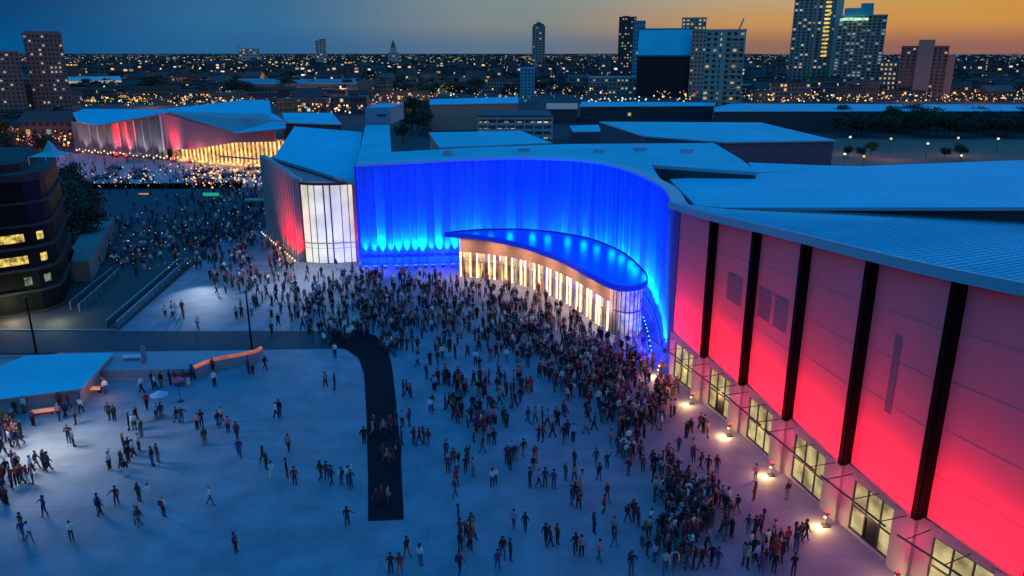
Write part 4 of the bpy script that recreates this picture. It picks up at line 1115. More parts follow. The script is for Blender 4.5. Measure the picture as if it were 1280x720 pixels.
# ------------------------------------------------------------------ low city
pal = [(.16, .13, .12), (.24, .21, .19), (.10, .10, .12), (.30, .28, .26), (.18, .12, .10), (.08, .10, .12)]
cwm = [city_wall('city_wall', (c[0]*.7, c[1]*.7, c[2]*.7), .07, 2.6, 3.0, .8) for c in pal]
cwf = [city_wall('far_city_wall', (c[0]*.6, c[1]*.6, c[2]*.6), .2, 7, 4, 1.0) for c in pal[:3]]
roofs = [mat('flat_roof', c, .85, 0, .3, .05) for c in ((.05, .045, .045), (.08, .075, .075), (.03, .03, .035))]
def limit(px):
    if px < 88: return 178
    if px < 345: return 130
    if px < 455: return 143
    if px < 490: return 126
    if px < 536: return 172
    if px < 725: return 118
    if px < 900: return 118
    return 127
occupied = []
def city_xy(lo=74.0):
    while True:
        px = R.uniform(-60, 1340); py = lo + (R.random() ** .85) * 106
        if py > limit(px) or (px > 900 and py > 118 and R.random() < .5): continue
        return px, py
def house(b, X, Y, w_, d_, h_, rot, wm, rm):
    b.box(X, Y, h_ / 2, w_, d_, h_, rot, wm)
    c, n_ = math.cos(rot), math.sin(rot)
    kind = R.random()
    if kind < .45 and w_ < 26:                          # gable
        i = len(b.v); hw, hd = w_ / 2 + .4, d_ / 2 + .4
        for x, y, z_ in ((-hw, -hd, h_), (hw, -hd, h_), (hw, hd, h_), (-hw, hd, h_), (-hw, 0, h_ + d_ * .28), (hw, 0, h_ + d_ * .28)):
            b.v.append((X + x * c - y * n_, Y + x * n_ + y * c, z_ + .02))
        for q in ((0, 1, 5, 4), (2, 3, 4, 5), (1, 2, 5), (3, 0, 4)): b.f.append(tuple(i + k for k in q)); b.m.append(rm)
    else:
        b.box(X, Y, h_ + .35, w_ + .3, d_ + .3, .7, rot, rm)
        if w_ > 14: b.box(X + w_ * .15 * c, Y + w_ * .15 * n_, h_ + 1.6, w_ * .2, d_ * .25, 1.9, rot, rm)
cands = []
for k in range(1500):
    px, py = city_xy()
    if 488 < px < 540 and py > 126: continue
    X, Y = G(px, py)
    if any(abs(X - a) < 26 and abs(Y - c) < 20 for a, c in occupied[-600:]): continue
    occupied.append((X, Y)); cands.append((Y, X))
cands.sort()
for k, (Y, X) in enumerate(cands[:250]):
    w_ = R.choice([12, 16, 20, 28, 36]); d_ = R.uniform(10, 18); h_ = R.choice([4, 6, 7, 9, 12]) if Y > 450 else R.choice([4, 6, 8]); rot = R.uniform(-.3, .3)
    b = MB(); house(b, 0, 0, w_, d_, h_, 0, 0, 1)
    o = bpy.data.objects.new('city_building', b.data('city_building', [R.choice(cwm), R.choice(roofs)])); C.objects.link(o); o.location = (X, Y, 0); o.rotation_euler.z = rot
    tag(o, 'low building with a few lit windows in the city beyond the halls', 'building', 'low buildings of the city beyond the halls')
far = MB()
for Y, X in cands[250:]:
    house(far, X, Y, R.uniform(12, 40), R.uniform(10, 20), R.choice([5, 7, 9, 12, 16]), R.uniform(-.3, .3), R.randrange(3), 3)
for k in range(900):
    py = R.uniform(69.2, 78); px = R.uniform(-60, 1340)
    if px > 1090 and py < 75: continue
    X, Y = G(px, py); house(far, X, Y, R.uniform(25, 90), R.uniform(20, 40), R.choice([6, 9, 12, 18]), R.uniform(-.3, .3), R.randrange(3), 3)
tag(far.build('distant_buildings', cwf + [roofs[0]]), 'mass of tiny far buildings reaching the horizon', 'buildings', kind='stuff')
# far woodland: leaf-sized clumps
fw_ = MB()
def clump(X, Y, s_, h_):
    for q in range(14):
        a = R.uniform(0, 6.28); rr_ = s_ * R.random(); x = X + rr_ * math.cos(a); y = Y + rr_ * math.sin(a); z_ = h_ * R.uniform(.1, 1) * (1 - .4 * rr_ / s_)
        l = s_ * R.uniform(.2, .45); v1 = Vector((R.gauss(0, 1), R.gauss(0, 1), R.gauss(0, .6))).normalized(); v2 = v1.cross(Vector((R.gauss(0, 1), R.gauss(0, 1), R.gauss(0, 1)))).normalized()
        fw_.face([(x + v1.x * l, y + v1.y * l, z_ + v1.z * l), (x + v2.x * l, y + v2.y * l, z_ + v2.z * l), (x - v1.x * l, y - v1.y * l, z_ - v1.z * l), (x - v2.x * l, y - v2.y * l, z_ - v2.z * l)])
for k in range(3200):
    py = 69.5 + R.random() ** 1.3 * 50; px = R.uniform(-60, 1340)
    if py > limit(px): continue
    X, Y = G(px, py); s_ = 5 + Y * .004; clump(X, Y, s_, 9)
tag(fw_.build('distant_woodland', M['leaf']), 'dark far off woods between the city lights', 'woodland', kind='stuff')

# city lights: the nearer lamps as things, the far field as one mass
LM = [M['lamp_gold'], M['lamp_warm'], M['lamp_white'], M['lamp_orange'], M['lamp_pink'], M['lamp_green'], emis('dim_white_lamp', (.7, .75, .6), .5), emis('dim_amber_lamp', (.9, .5, .2), .5)]
lights = []
def mixcol(px, py):
    r_ = R.random()
    if px < 90 and py > 140: return R.choices([3, 4, 1, 0], [3, 4, 2, 2])[0]
    if px > 900 and py > 108: return R.choices([0, 1, 3, 2], [6, 4, 2, 1])[0]
    if py < 85: return R.choices([1, 2, 0, 3, 6], [3, 3, 2, 1, 4])[0]
    return R.choices([0, 1, 2, 3, 5, 6, 7], [6, 5, 4, 4, .5, 3, 3])[0]
def add_l(x0, x1, y0, y1, n_, s0=.0011, p=1.0):
    for k in range(n_):
        px = R.uniform(x0, x1); py = y0 + (y1 - y0) * R.random() ** p
        if py > limit(px) + 4 or (px > 1085 and py < 81 and R.random() < .93): continue
        X, Y = G(px, py, 5); lights.append((Y, X, mixcol(px, py), s0 * R.choice([.4, .5, .65, .8, 1, 1.5])))
add_l(-40, 1320, 71, 84, 1100, .0007)
add_l(-40, 900, 82, 100, 1100, .0009)
add_l(85, 560, 92, 132, 900, .0008)
add_l(85, 300, 92, 128, 260, .0010)
add_l(-40, 88, 150, 196, 300, .0010)
add_l(-40, 88, 150, 162, 60, .0013)
add_l(480, 760, 88, 122, 300, .0009)
add_l(815, 875, 98, 124, 60, .0013)
add_l(895, 1330, 108, 127, 520, .0009)
add_l(895, 1330, 85, 110, 50, .0008)
add_l(370, 455, 126, 142, 50, .0013)
add_l(495, 535, 128, 140, 30, .0013)
for px, py in ((957, 139), (1030, 145), (1076, 140), (1063, 171), (1114, 173), (1198, 172), (1248, 173), (1202, 194), (1160, 179), (1056, 192), (1080, 195)):
    X, Y = G(px, py, 5); lights.append((Y, X, R.choice([0, 1, 2]), .0016))
for k in range(34):
    X, Y = G(R.uniform(720, 895), R.uniform(121, 127), 5); lights.append((Y, X, R.choice([0, 1, 2, 3]), .0012))
lights.sort()
fld = [MB() for _ in range(1)]
lampm = {}
def lamp_mesh(c_):
    if c_ not in lampm:
        p_ = MB(); p_.tube((0, 0, 0), (0, 0, 4.6), .09, .07, 6); q = MB(); q.ball((0, 0, 0), 1, n=8, k=6, sz=.8)
        lampm[c_] = (p_.data('post', [M['dkmetal']]), q.data('globe', [LM[c_]]))
    return lampm[c_]
for Y, X, c_, s_ in lights[:280]:
    r = thing('street_lamp', 'small glowing street lamp among the buildings and trees beyond the plaza', 'street lamp', (X, Y, 0), 'street lamps of the city')
    pm, gm = lamp_mesh(c_)
    a = bpy.data.objects.new('post', pm); C.objects.link(a); a.parent = r
    g_ = bpy.data.objects.new('globe', gm); C.objects.link(g_); g_.parent = r; g_.location = (0, 0, 4.9); sr = s_ * Y * (1.6 if c_ > 5 else 1); g_.scale = (sr, sr, sr)
for Y, X, c_, s_ in lights[280:]:
    fld[0].ball((X, Y, 5), s_ * Y * (1.5 if c_ > 5 else .85), m=c_, n=5, k=3, sz=.8)
tag(fld[0].build('city_lights', LM), 'countless tiny lights of the city out to the horizon', 'lights', kind='stuff')

for k in range(26):
    px = R.uniform(95, 560) if k < 15 else R.uniform(930, 1280); py = R.uniform(98, 132) if k < 15 else R.uniform(112, 124)
    if py > limit(px): continue
    X, Y = G(px, py, 8); light('POINT', (X, Y, 11), R.choice([(1, .5, .18), (1, .35, .15), (1, .75, .4)]), (9000 if k < 15 else 5000) * (Y / 600) ** 1.2, radius=2)  # added points without fixtures, for warm glow on the city buildings
for px, py in ((30, 168), (70, 160), (15, 158), (50, 178)):
    X, Y = G(px, py, 8); light('POINT', (X, Y, 9), (1, .3, .2), 2200, radius=2)
for px, py in ((1063, 171), (1114, 176), (1198, 172), (1202, 194), (1056, 192), (1000, 185)):
    X, Y = G(px, py, 6); light('POINT', (X, Y, 6.4), (1, .6, .3), 600, radius=.6)
light('POINT', (G(135, 500)[0], G(135, 500)[1], 1.6), (1, .45, .2), 60, radius=.3)
# ------------------------------------------------------------------ cars on the forecourt
def make_car():
    r = thing('parked_car', 'parked car on the forecourt of the distant folded hall', 'car', (0, 0, 0), 'cars on the distant forecourt')
    b = MB()
    prof = [(-2.2, .35), (2.2, .35), (2.2, .75), (1.3, .9), (.7, 1.4), (-1.1, 1.42), (-1.7, .95), (-2.2, .85)]
    for s_ in (-1, 1):
        pts = [(x, s_ * (.85 if z_ < 1 else .68), z_) for x, z_ in prof]; b.face(pts if s_ < 0 else pts[::-1])
    for k in range(len(prof)):
        p, q = prof[k], prof[(k + 1) % len(prof)]; yp = .85 if p[1] < 1 else .68; yq = .85 if q[1] < 1 else .68
        b.face([(p[0], -yp, p[1]), (p[0], yp, p[1]), (q[0], yq, q[1]), (q[0], -yq, q[1])])
    b.build('body', mat('car_paint', (.10, .11, .14), .3, .3), r)
    b = MB(); b.face([(1.27, -.66, .95), (1.27, .66, .95), (.75, .6, 1.37), (.75, -.6, 1.37)]); b.build('windscreen', M['darkglass'], r)
    for x in (-1.35, 1.35):
        for s_ in (-1, 1):
            b = MB(); b.tube((x, s_ * .72, .33), (x, s_ * .9, .33), .33, n=12); b.build('wheel', M['black'], r)
    for s_ in (-1, 1):
        b = MB(); b.ball((2.2, s_ * .6, .65), .16, n=8, k=5); b.build('headlight', M['lamp_white'], r)
        b = MB(); b.box(-2.21, s_ * .65, .75, .06, .3, .14); b.build('tail_light', M['lamp_red'], r)
    return r
car = make_car(); first = True
for k in range(32):
    px = R.uniform(92, 335) if k < 20 else R.uniform(-20, 88); py = R.uniform(212, 233) if k < 20 else R.uniform(165, 178)
    X, Y = G(px, py); a = R.choice([.5, .55, .6, 3.7, -1.2, -1.4])
    if first: car.location = (X, Y, 0); car.rotation_euler.z = a; first = False
    else:
        o = copy_tree(car, (X, Y, 0), a)
        if k >= 20: o['label'] = 'parked car among the lights below the two left towers'; o['group'] = 'cars below the left towers'
fl2 = MB()
for k in range(300):
    px = R.uniform(92, 345); py = 205 + 28 * R.random() if px > 180 else R.uniform(212, 233)
    if R.random() < .5: px = R.uniform(230, 345); py = R.uniform(206, 232)
    X, Y = G(px, py, 1.6); s_ = R.choice([.07, .09, .12, .18]); fl2.ball((X, Y, R.uniform(.8, 2.6)), s_ * (1.5 if px > 230 else 1), m=R.choices([0, 1, 2, 3, 4], [5, 5, 1, 3, 3])[0], n=5, k=3)
for k in range(150):
    px = R.uniform(112, 345); py = R.uniform(262, 335) if px < 260 else R.uniform(236, 300)
    X, Y = G(px, py, 1.5); fl2.ball((X, Y, R.uniform(1.0, 1.9)), R.choice([.04, .05, .07]), m=R.choices([0, 1, 2, 4], [4, 5, 2, 4])[0], n=5, k=3)
tag(fl2.build('hand_lights', LM), 'scatter of small warm lights among the far crowd on the left', 'lights', kind='stuff')
# ------------------------------------------------------------------ people
SKIN = mat('skin', (.42, .25, .18), .6, 0, .1, 5)
TOPS = {'black': (.012, .012, .015), 'grey': (.05, .05, .055), 'navy': (.015, .022, .06), 'red': (.36, .03, .04), 'white': (.72, .70, .68), 'maroon': (.14, .02, .03),
        'pink': (.60, .22, .24), 'light blue': (.30, .42, .58), 'brown': (.10, .055, .035), 'cream': (.50, .42, .32), 'purple': (.12, .04, .14), 'orange': (.55, .16, .04)}
LEGS = {'black': (.012, .012, .014), 'navy': (.02, .025, .05), 'grey': (.12, .12, .13), 'blue': (.05, .08, .16), 'khaki': (.22, .17, .11), 'white': (.6, .6, .58), 'brown': (.07, .045, .03)}
HAIRS = {'black': (.01, .01, .01), 'brown': (.05, .028, .015), 'blond': (.30, .20, .08), 'grey': (.25, .25, .25), 'red': (.16, .05, .02)}
TM = {k: mat('cloth_' + k.replace(' ', '_'), v, .85, 0, .15, 4) for k, v in TOPS.items()}
LGM = {k: mat('trousers_' + k, v, .85, 0, .15, 4) for k, v in LEGS.items()}
HM = {k: mat('hair_' + k, v, .7, 0, .2, 8) for k, v in HAIRS.items()}
SHOE = mat('shoe_black', (.012, .012, .012), .6)

def body_mesh(pose, sub):
    """one continuous skinned figure facing -Y; feet on z=0"""
    J = {}
    sw = pose.get('stride', 0.0)
    def leg(s, sw):
        hip = (s * .09, 0, .93); kn = (s * .10, -sw * .42 - .02, .50 + abs(sw) * .02); an = (s * .105, -sw * .75 + (.10 if sw < 0 else 0), .09 + (.10 if sw < -.1 else 0))
        toe = (s * .12, an[1] - .16, an[2] - .05 + (-.03 if sw < -.1 else 0)); return hip, kn, an, toe
    J['pel'] = (0, 0, .97); J['wai'] = (0, .01, 1.12); J['che'] = (0, .01, 1.30); J['nec0'] = (0, .015, 1.47); J['nec'] = (0, .005, 1.54); J['hd0'] = (0, -.01, 1.61); J['hd1'] = (0, -.01, 1.71)
    for s, n_, st in ((-1, 'L', sw), (1, 'R', -sw)):
        J['hip' + n_], J['kn' + n_], J['an' + n_], J['toe' + n_] = leg(s, st)
        J['sh' + n_] = (s * .175, .01, 1.42)
        ar = pose.get('arm' + n_, 'down')
        if ar == 'down': e, w_, h_ = (s * .24, .03 + st * .25, 1.14), (s * .25, -.06 + st * .55, .91), (s * .245, -.09 + st * .62, .81)
        elif ar == 'phone': e, w_, h_ = (s * .25, -.10, 1.17), (s * .12, -.33, 1.36), (s * .07, -.36, 1.45)
        elif ar == 'fold': e, w_, h_ = (s * .25, -.04, 1.16), (s * .05, -.21, 1.14), (-s * .04, -.21, 1.17)
        elif ar == 'up': e, w_, h_ = (s * .30, -.04, 1.62), (s * .24, -.08, 1.86), (s * .22, -.09, 1.96)
        elif ar == 'out': e, w_, h_ = (s * .38, -.02, 1.24), (s * .52, -.12, 1.08), (s * .56, -.16, 1.00)
        elif ar == 'hip': e, w_, h_ = (s * .38, .06, 1.16), (s * .20, -.03, 1.00), (s * .15, -.06, .97)
        J['el' + n_], J['wr' + n_], J['ha' + n_] = e, w_, h_
    RD = {'pel': (.155, .115), 'wai': (.135, .10), 'che': (.165, .115), 'nec0': (.085, .075), 'nec': (.055, .058), 'hd0': (.078, .092), 'hd1': (.085, .10),
          'hip': (.095, .095), 'kn': (.062, .066), 'an': (.045, .048), 'toe': (.045, .03), 'sh': (.075, .075), 'el': (.045, .048), 'wr': (.03, .033), 'ha': (.028, .045)}
    ed = [('pel', 'wai'), ('wai', 'che'), ('che', 'nec0'), ('nec0', 'nec'), ('nec', 'hd0'), ('hd0', 'hd1')]
    for n_ in 'LR':
        ed += [('pel', 'hip' + n_), ('hip' + n_, 'kn' + n_), ('kn' + n_, 'an' + n_), ('an' + n_, 'toe' + n_), ('che', 'sh' + n_), ('sh' + n_, 'el' + n_), ('el' + n_, 'wr' + n_), ('wr' + n_, 'ha' + n_)]
    names = list(J)
    me = bpy.data.meshes.new('body')
    me.from_pydata([J[k] for k in names], [(names.index(a), names.index(c)) for a, c in ed], [])
    o = bpy.data.objects.new('body_tmp', me); C.objects.link(o)
    bm = bmesh.new(); bm.from_mesh(me); sl = bm.verts.layers.skin.verify(); bm.verts.ensure_lookup_table()
    for i, k in enumerate(names):
        key = k[:-1] if k[-1] in 'LR' and k[:-1] in RD else k
        bm.verts[i][sl].radius = RD[key]; bm.verts[i][sl].use_root = (k == 'pel')
    bm.to_mesh(me); bm.free()
    md = o.modifiers.new('s', 'SKIN'); md.use_smooth_shade = True; md.branch_smoothing = .3
    if sub:
        m2 = o.modifiers.new('d', 'SUBSURF'); m2.levels = sub; m2.render_levels = sub
    dg = bpy.context.evaluated_depsgraph_get(); dg.update()
    out = bpy.data.meshes.new_from_object(o.evaluated_get(dg))
    bpy.data.objects.remove(o)
    # slots: skin, top, trousers, shoes by nearest bone
    def part_of(a, c):
        if 'toe' in a + c: return 3
        if 'hd' in a + c or ('ha' in c): return 0
        if 'hip' in a or 'kn' in a: return 2
        if c.startswith('hip'): return 2
        return 1
    segs = [(Vector(J[a]), Vector(J[c]), part_of(a, c)) for a, c in ed]
    mi = []
    for f_ in out.polygons:
        c_ = Vector(f_.center); best = None
        for a, c, p_ in segs:
            d_ = c - a; t_ = max(0, min(1, (c_ - a).dot(d_) / d_.length_squared)); q = (a + d_ * t_ - c_).length
            if best is None or q < best[0]: best = (q, p_)
        p_ = best[1]
        if c_.z < .10 and p_ == 2: p_ = 3
        mi.append(p_)
    zm = min(v.co.z for v in out.vertices)
    for v in out.vertices: v.co.z -= zm
    if sub:   # nose and chin
        fv = [v for v in out.vertices if 1.58 < v.co.z + zm < 1.72 and abs(v.co.x) < .03 and v.co.y < -.05]
        if fv:
            nv = min(fv, key=lambda v: abs(v.co.z + zm - 1.65) + abs(v.co.x)); nv.co.y -= .03
    out.materials.clear()
    for m_ in (SKIN, TM['black'], LGM['black'], SHOE): out.materials.append(m_)
    out.polygons.foreach_set('material_index', mi); out.update()
    return out, zm
POSES = [('standing', {}), ('walking', {'stride': .30}), ('walking', {'stride': -.26}), ('holding phone', {'armL': 'phone', 'armR': 'phone'}),
         ('arms folded', {'armL': 'fold', 'armR': 'fold'}), ('arm raised', {'armL': 'up'}), ('posing', {'armR': 'hip'}), ('gesturing', {'armL': 'out', 'stride': .1})]
BM = [body_mesh(p[1], 1) for p in POSES]
BL = [body_mesh(p[1], 0) for p in POSES]
def hair_mesh(longh):
    b = MB(); n_ = 10
    rings = [(0, 1.0), (.5, .93), (.8, .7), (1.0, .38)] if not longh else [(0, 1.0), (.5, .93), (.8, .7), (1.0, .38)]
    b.ball((0, 0, 0), .112, n=10, k=6, sz=.85)
    if longh: b.tube((0, .055, .0), (0, .07, -.24), .085, .06, 8)
    return b.data('hair', [HM['black']])
HR = [hair_mesh(False), hair_mesh(True)]
def eye_mesh():
    b = MB()
    for s_ in (-1, 1): b.box(s_ * .032, -.098, 0, .02, .02, .012)
    return b.data('eyes', [SHOE])
b = MB(); b.box(0, .16, 1.27, .30, .16, .42); b.box(-.1, .0, 1.42, .05, .26, .04); b.box(.1, .0, 1.42, .05, .26, .04); b.box(0, .25, 1.2, .2, .05, .2)
PACK = b.data('backpack', [TM['maroon']])
b = MB(); b.box(.30, 0, .72, .1, .28, .24); b.tube((.30, -.1, .84), (.27, 0, 1.0), .012, n=5); b.tube((.30, .1, .84), (.27, 0, 1.0), .012, n=5)
BAG = b.data('handbag', [TM['cream']])

FEET = []   # (px, py, wanted top colour or None)
def Z_(ox, oy, s_, lst):
    for e in lst:
        FEET.append((ox + e[0] / s_, oy + e[1] / s_, e[2] if len(e) > 2 else None))
Z_(0, 400, 2.25, [(292, 205, 'red'), (298, 208, 'white'), (400, 205, 'white'), (438, 197, 'white'), (433, 190), (455, 190), (480, 183), (495, 187, 'red'), (508, 189, 'red'), (518, 186, 'red'), (532, 187), (540, 165), (545, 170), (600, 148), (604, 187, 'white'),
  (700, 152), (712, 152, 'pink'), (70, 262, 'white'), (95, 300), (20, 325, 'red'), (35, 322), (5, 352, 'maroon'), (10, 382), (25, 340, 'red'), (45, 335, 'pink'), (60, 332), (14, 300, 'orange'), (2, 330), (40, 305),
  (170, 250, 'red'), (185, 277), (175, 277, 'pink'), (196, 252, 'red'), (220, 225), (230, 262, 'white'), (215, 295), (195, 345), (208, 357, 'cream'), (105, 417), (128, 422), (139, 425, 'grey'),
  (308, 280), (323, 285), (415, 252, 'red'), (442, 280, 'light blue'), (456, 282), (365, 310), (385, 292), (380, 312, 'white'), (400, 332), (350, 372), (365, 382), (377, 387, 'light blue'), (392, 370), (355, 442), (362, 402), (345, 418), (310, 422, 'white'),
  (430, 412), (445, 402), (498, 290), (513, 292, 'brown'), (556, 308, 'pink'), (577, 352), (568, 300), (615, 302), (625, 292, 'cream'), (668, 337, 'red'), (675, 387), (643, 317, 'pink'),
  (127, 552, 'purple'), (280, 545), (290, 545, 'maroon'), (330, 522, 'maroon'), (393, 512), (420, 512, 'white'), (385, 575), (395, 582), (462, 555, 'white'), (593, 522, 'white'), (664, 655), (203, 622, 'white'), (68, 622, 'purple'), (85, 627, 'white'), (65, 602),
  (10, 500), (20, 522, 'red'), (35, 470, 'red'), (50, 465, 'orange'), (65, 462, 'red'), (80, 462, 'red'), (95, 462, 'pink'), (5, 480), (12, 460, 'maroon'), (2, 520, 'red'), (90, 432, 'white')])
Z_(300, 400, 2.25, [(26, 140, 'pink'), (35, 146, 'white'), (72, 140), (205, 62), (268, 105, 'white'), (241, 190, 'pink'), (267, 197), (103, 277, 'white'), (112, 272), (138, 372, 'pink'), (75, 422), (90, 447, 'white'), (65, 405), (133, 445), (155, 467, 'red'),
  (228, 452), (245, 450, 'brown'), (258, 465), (286, 466, 'white'), (298, 466, 'white'), (318, 465), (303, 582, 'maroon'), (350, 350), (375, 337, 'pink'), (378, 318, 'red'), (405, 328, 'pink'), (425, 315, 'red'), (440, 302), (457, 302), (465, 300, 'purple'),
  (405, 400, 'red'), (415, 412, 'pink'), (430, 417, 'red'), (422, 402), (450, 382), (455, 352), (385, 525, 'maroon'), (400, 520, 'red'), (406, 525, 'pink'), (470, 672), (508, 692, 'white'), (425, 717, 'maroon'), (450, 717, 'red'), (460, 215), (480, 220, 'red'), (470, 212, 'red'),
  (455, 85), (470, 85, 'red'), (485, 88), (500, 85, 'red'), (500, 132, 'light blue'), (525, 168), (557, 182, 'red'), (588, 185), (630, 215, 'maroon'), (612, 290, 'red'), (650, 290), (667, 312), (490, 352), (505, 355, 'red'), (517, 350), (530, 355),
  (580, 390), (585, 432, 'purple'), (600, 412, 'red'), (615, 422), (635, 432), (655, 442, 'pink'), (640, 402), (605, 500), (608, 470, 'red'), (710, 472, 'white'), (715, 355), (700, 252, 'red'), (690, 222, 'maroon'), (675, 182, 'red'), (690, 187, 'pink'), (615, 572),
  (620, 615, 'red'), (635, 622, 'red'), (648, 650, 'red'), (655, 620, 'orange'), (620, 652, 'pink'), (618, 715, 'red'), (650, 648), (500, 110, 'pink'), (575, 80), (590, 90), (605, 110), (640, 105), (550, 90, 'pink')])
Z_(600, 400, 2.25, [(35, 470, 'white'), (95, 588, 'pink'), (127, 597), (185, 632), (217, 632), (197, 642), (268, 660, 'maroon'), (285, 668, 'pink'), (320, 602), (348, 545, 'red'), (335, 682, 'pink'), (378, 642, 'purple'), (376, 610, 'pink'), (50, 705, 'purple'), (425, 717), (417, 440),
  (490, 512), (140, 472), (165, 472, 'pink'), (183, 472), (207, 477), (240, 452), (265, 412), (265, 455, 'pink'), (287, 472), (45, 358, 'pink'), (75, 405), (90, 392, 'light blue'), (122, 387), (84, 425), (150, 430), (165, 342, 'red'), (100, 400), (75, 302), (35, 265),
  (45, 292, 'light blue'), (135, 290), (155, 292, 'pink'), (175, 292, 'red'), (190, 302, 'pink'), (235, 347), (262, 342, 'light blue'), (215, 292), (245, 330), (130, 202), (145, 202), (115, 190), (75, 215, 'red'), (95, 182, 'pink'),
  (415, 572, 'maroon'), (430, 562, 'red'), (445, 582, 'red'), (437, 570, 'red'), (455, 642, 'pink'), (480, 590, 'white'), (490, 685), (535, 605, 'white'), (550, 645), (520, 642), (570, 642, 'maroon'), (590, 622), (640, 642, 'pink'), (650, 692), (580, 702, 'purple'),
  (600, 702), (620, 702), (520, 712, 'cream'), (545, 707, 'white'), (560, 690), (668, 700, 'purple'), (630, 672), (462, 620, 'red'), (500, 610), (610, 590), (540, 575), (500, 660), (530, 670, 'maroon'), (570, 675), (640, 600), (470, 670), (595, 655, 'white'),
  (555, 442, 'maroon'), (575, 484, 'red'), (562, 480), (600, 402), (620, 422), (640, 432), (665, 432, 'maroon'), (667, 502), (640, 500, 'pink'), (625, 552, 'light blue'), (540, 512), (530, 535, 'light blue'), (690, 612), (705, 612), (585, 465, 'red'), (597, 385), (650, 480), (655, 505), (612, 520),
  (520, 205, 'pink'), (580, 332), (483, 248), (520, 215, 'brown')])
Z_(800, 400, 2.25, [(33, 250), (170, 312), (178, 318), (189, 332, 'pink'), (130, 330), (320, 510, 'maroon'), (323, 455, 'pink'), (413, 507), (240, 604), (258, 604), (302, 602), (333, 604), (325, 598), (390, 642), (412, 642, 'red'), (435, 632, 'maroon'), (450, 627), (465, 622),
  (428, 625, 'pink'), (310, 652, 'white'), (325, 692), (385, 682, 'maroon'), (370, 692), (300, 702, 'cream'), (350, 702), (430, 722), (340, 715, 'purple'), (375, 715), (318, 670), (290, 690, 'pink')])
# denser gatherings, spread over real ground inside outlined areas
def inside(poly, x, y):
    r_ = False; n_ = len(poly)
    for i in range(n_):
        x0, y0 = poly[i]; x1, y1 = poly[(i + 1) % n_]
        if (y0 > y) != (y1 > y) and x < (x1 - x0) * (y - y0) / (y1 - y0) + x0: r_ = not r_
    return r_
def scatter(poly, n_, reds=.25, clump_=.6):
    """random standing places inside a pixel outline, evenly over the ground's picture with small knots of people"""
    xs_ = [p[0] for p in poly]; ys_ = [p[1] for p in poly]; c_ = 0; ctr = []
    while c_ < n_:
        if ctr and R.random() < clump_:
            k_ = R.choice(ctr[-12:]); x = k_[0] + R.gauss(0, 7); y = k_[1] + R.gauss(0, 3.5)
        else:
            x = R.uniform(min(xs_), max(xs_)); y = R.uniform(min(ys_), max(ys_))
        if not inside(poly, x, y): continue
        if n_ >= 60: x += R.gauss(0, 10); y += R.gauss(0, 9)
        ctr.append((x, y)); c_ += 1
        t_ = R.random()
        FEET.append((x, y, 'red' if t_ < reds * .22 else 'pink' if t_ < reds * .7 else 'white' if t_ < reds else None))
scatter([(455, 348), (575, 352), (620, 362), (690, 385), (755, 418), (800, 442), (834, 478), (836, 512), (815, 540), (790, 560), (765, 548), (738, 505), (700, 480), (650, 455), (600, 440), (545, 425), (500, 420), (470, 405), (440, 380)], 620, .32, .3)
scatter([(770, 520), (850, 500), (930, 620), (1000, 700), (900, 715), (820, 620)], 70, .3, .7)
scatter([(600, 365), (690, 388), (760, 422), (835, 480), (830, 520), (790, 545), (750, 510), (690, 460), (610, 420)], 220, .3, .4)
scatter([(452, 345), (560, 350), (580, 420), (500, 420), (440, 395)], 70, .25, .4)
scatter([(245, 300), (300, 285), (345, 290), (385, 330), (420, 340), (450, 345), (455, 400), (410, 412), (350, 392), (300, 372), (255, 345)], 190, .4, .5)
scatter([(300, 365), (450, 345), (450, 420), (400, 430), (300, 400)], 60, .3, .6)
scatter([(235, 290), (345, 292), (400, 335), (450, 350), (445, 380), (330, 380), (250, 340)], 80, .4, .4)
scatter([(405, 400), (470, 405), (500, 440), (494, 450), (470, 432), (410, 420)], 40, .35, .4)
scatter([(112, 282), (300, 262), (340, 262), (345, 290), (300, 292), (240, 318), (200, 330), (120, 335)], 260, .35, .5)
scatter([(200, 238), (340, 238), (342, 265), (230, 275)], 110, .4, .5)
scatter([(200, 385), (310, 380), (330, 412), (190, 412)], 7, .4, .5)
scatter([(495, 430), (720, 470), (780, 560), (700, 560), (560, 530), (500, 480)], 70, .3, .75)
scatter([(540, 560), (780, 560), (800, 700), (560, 710)], 12, .3, .5)
scatter([(800, 540), (900, 520), (915, 590), (880, 660), (800, 640)], 22, .3, .7)
scatter([(840, 600), (940, 640), (980, 715), (790, 718)], 30, .35, .7)
scatter([(0, 600), (30, 600), (30, 480), (0, 500)], 16, .4, .6)
scatter([(92, 208), (340, 214), (338, 232), (92, 232)], 150, .5, .5)
scatter([(-30, 720), (1000, 720), (1000, 790), (-30, 790)], 40, .3, .7)
scatter([(740, 490), (800, 540), (790, 640), (720, 590)], 16, .3, .8)

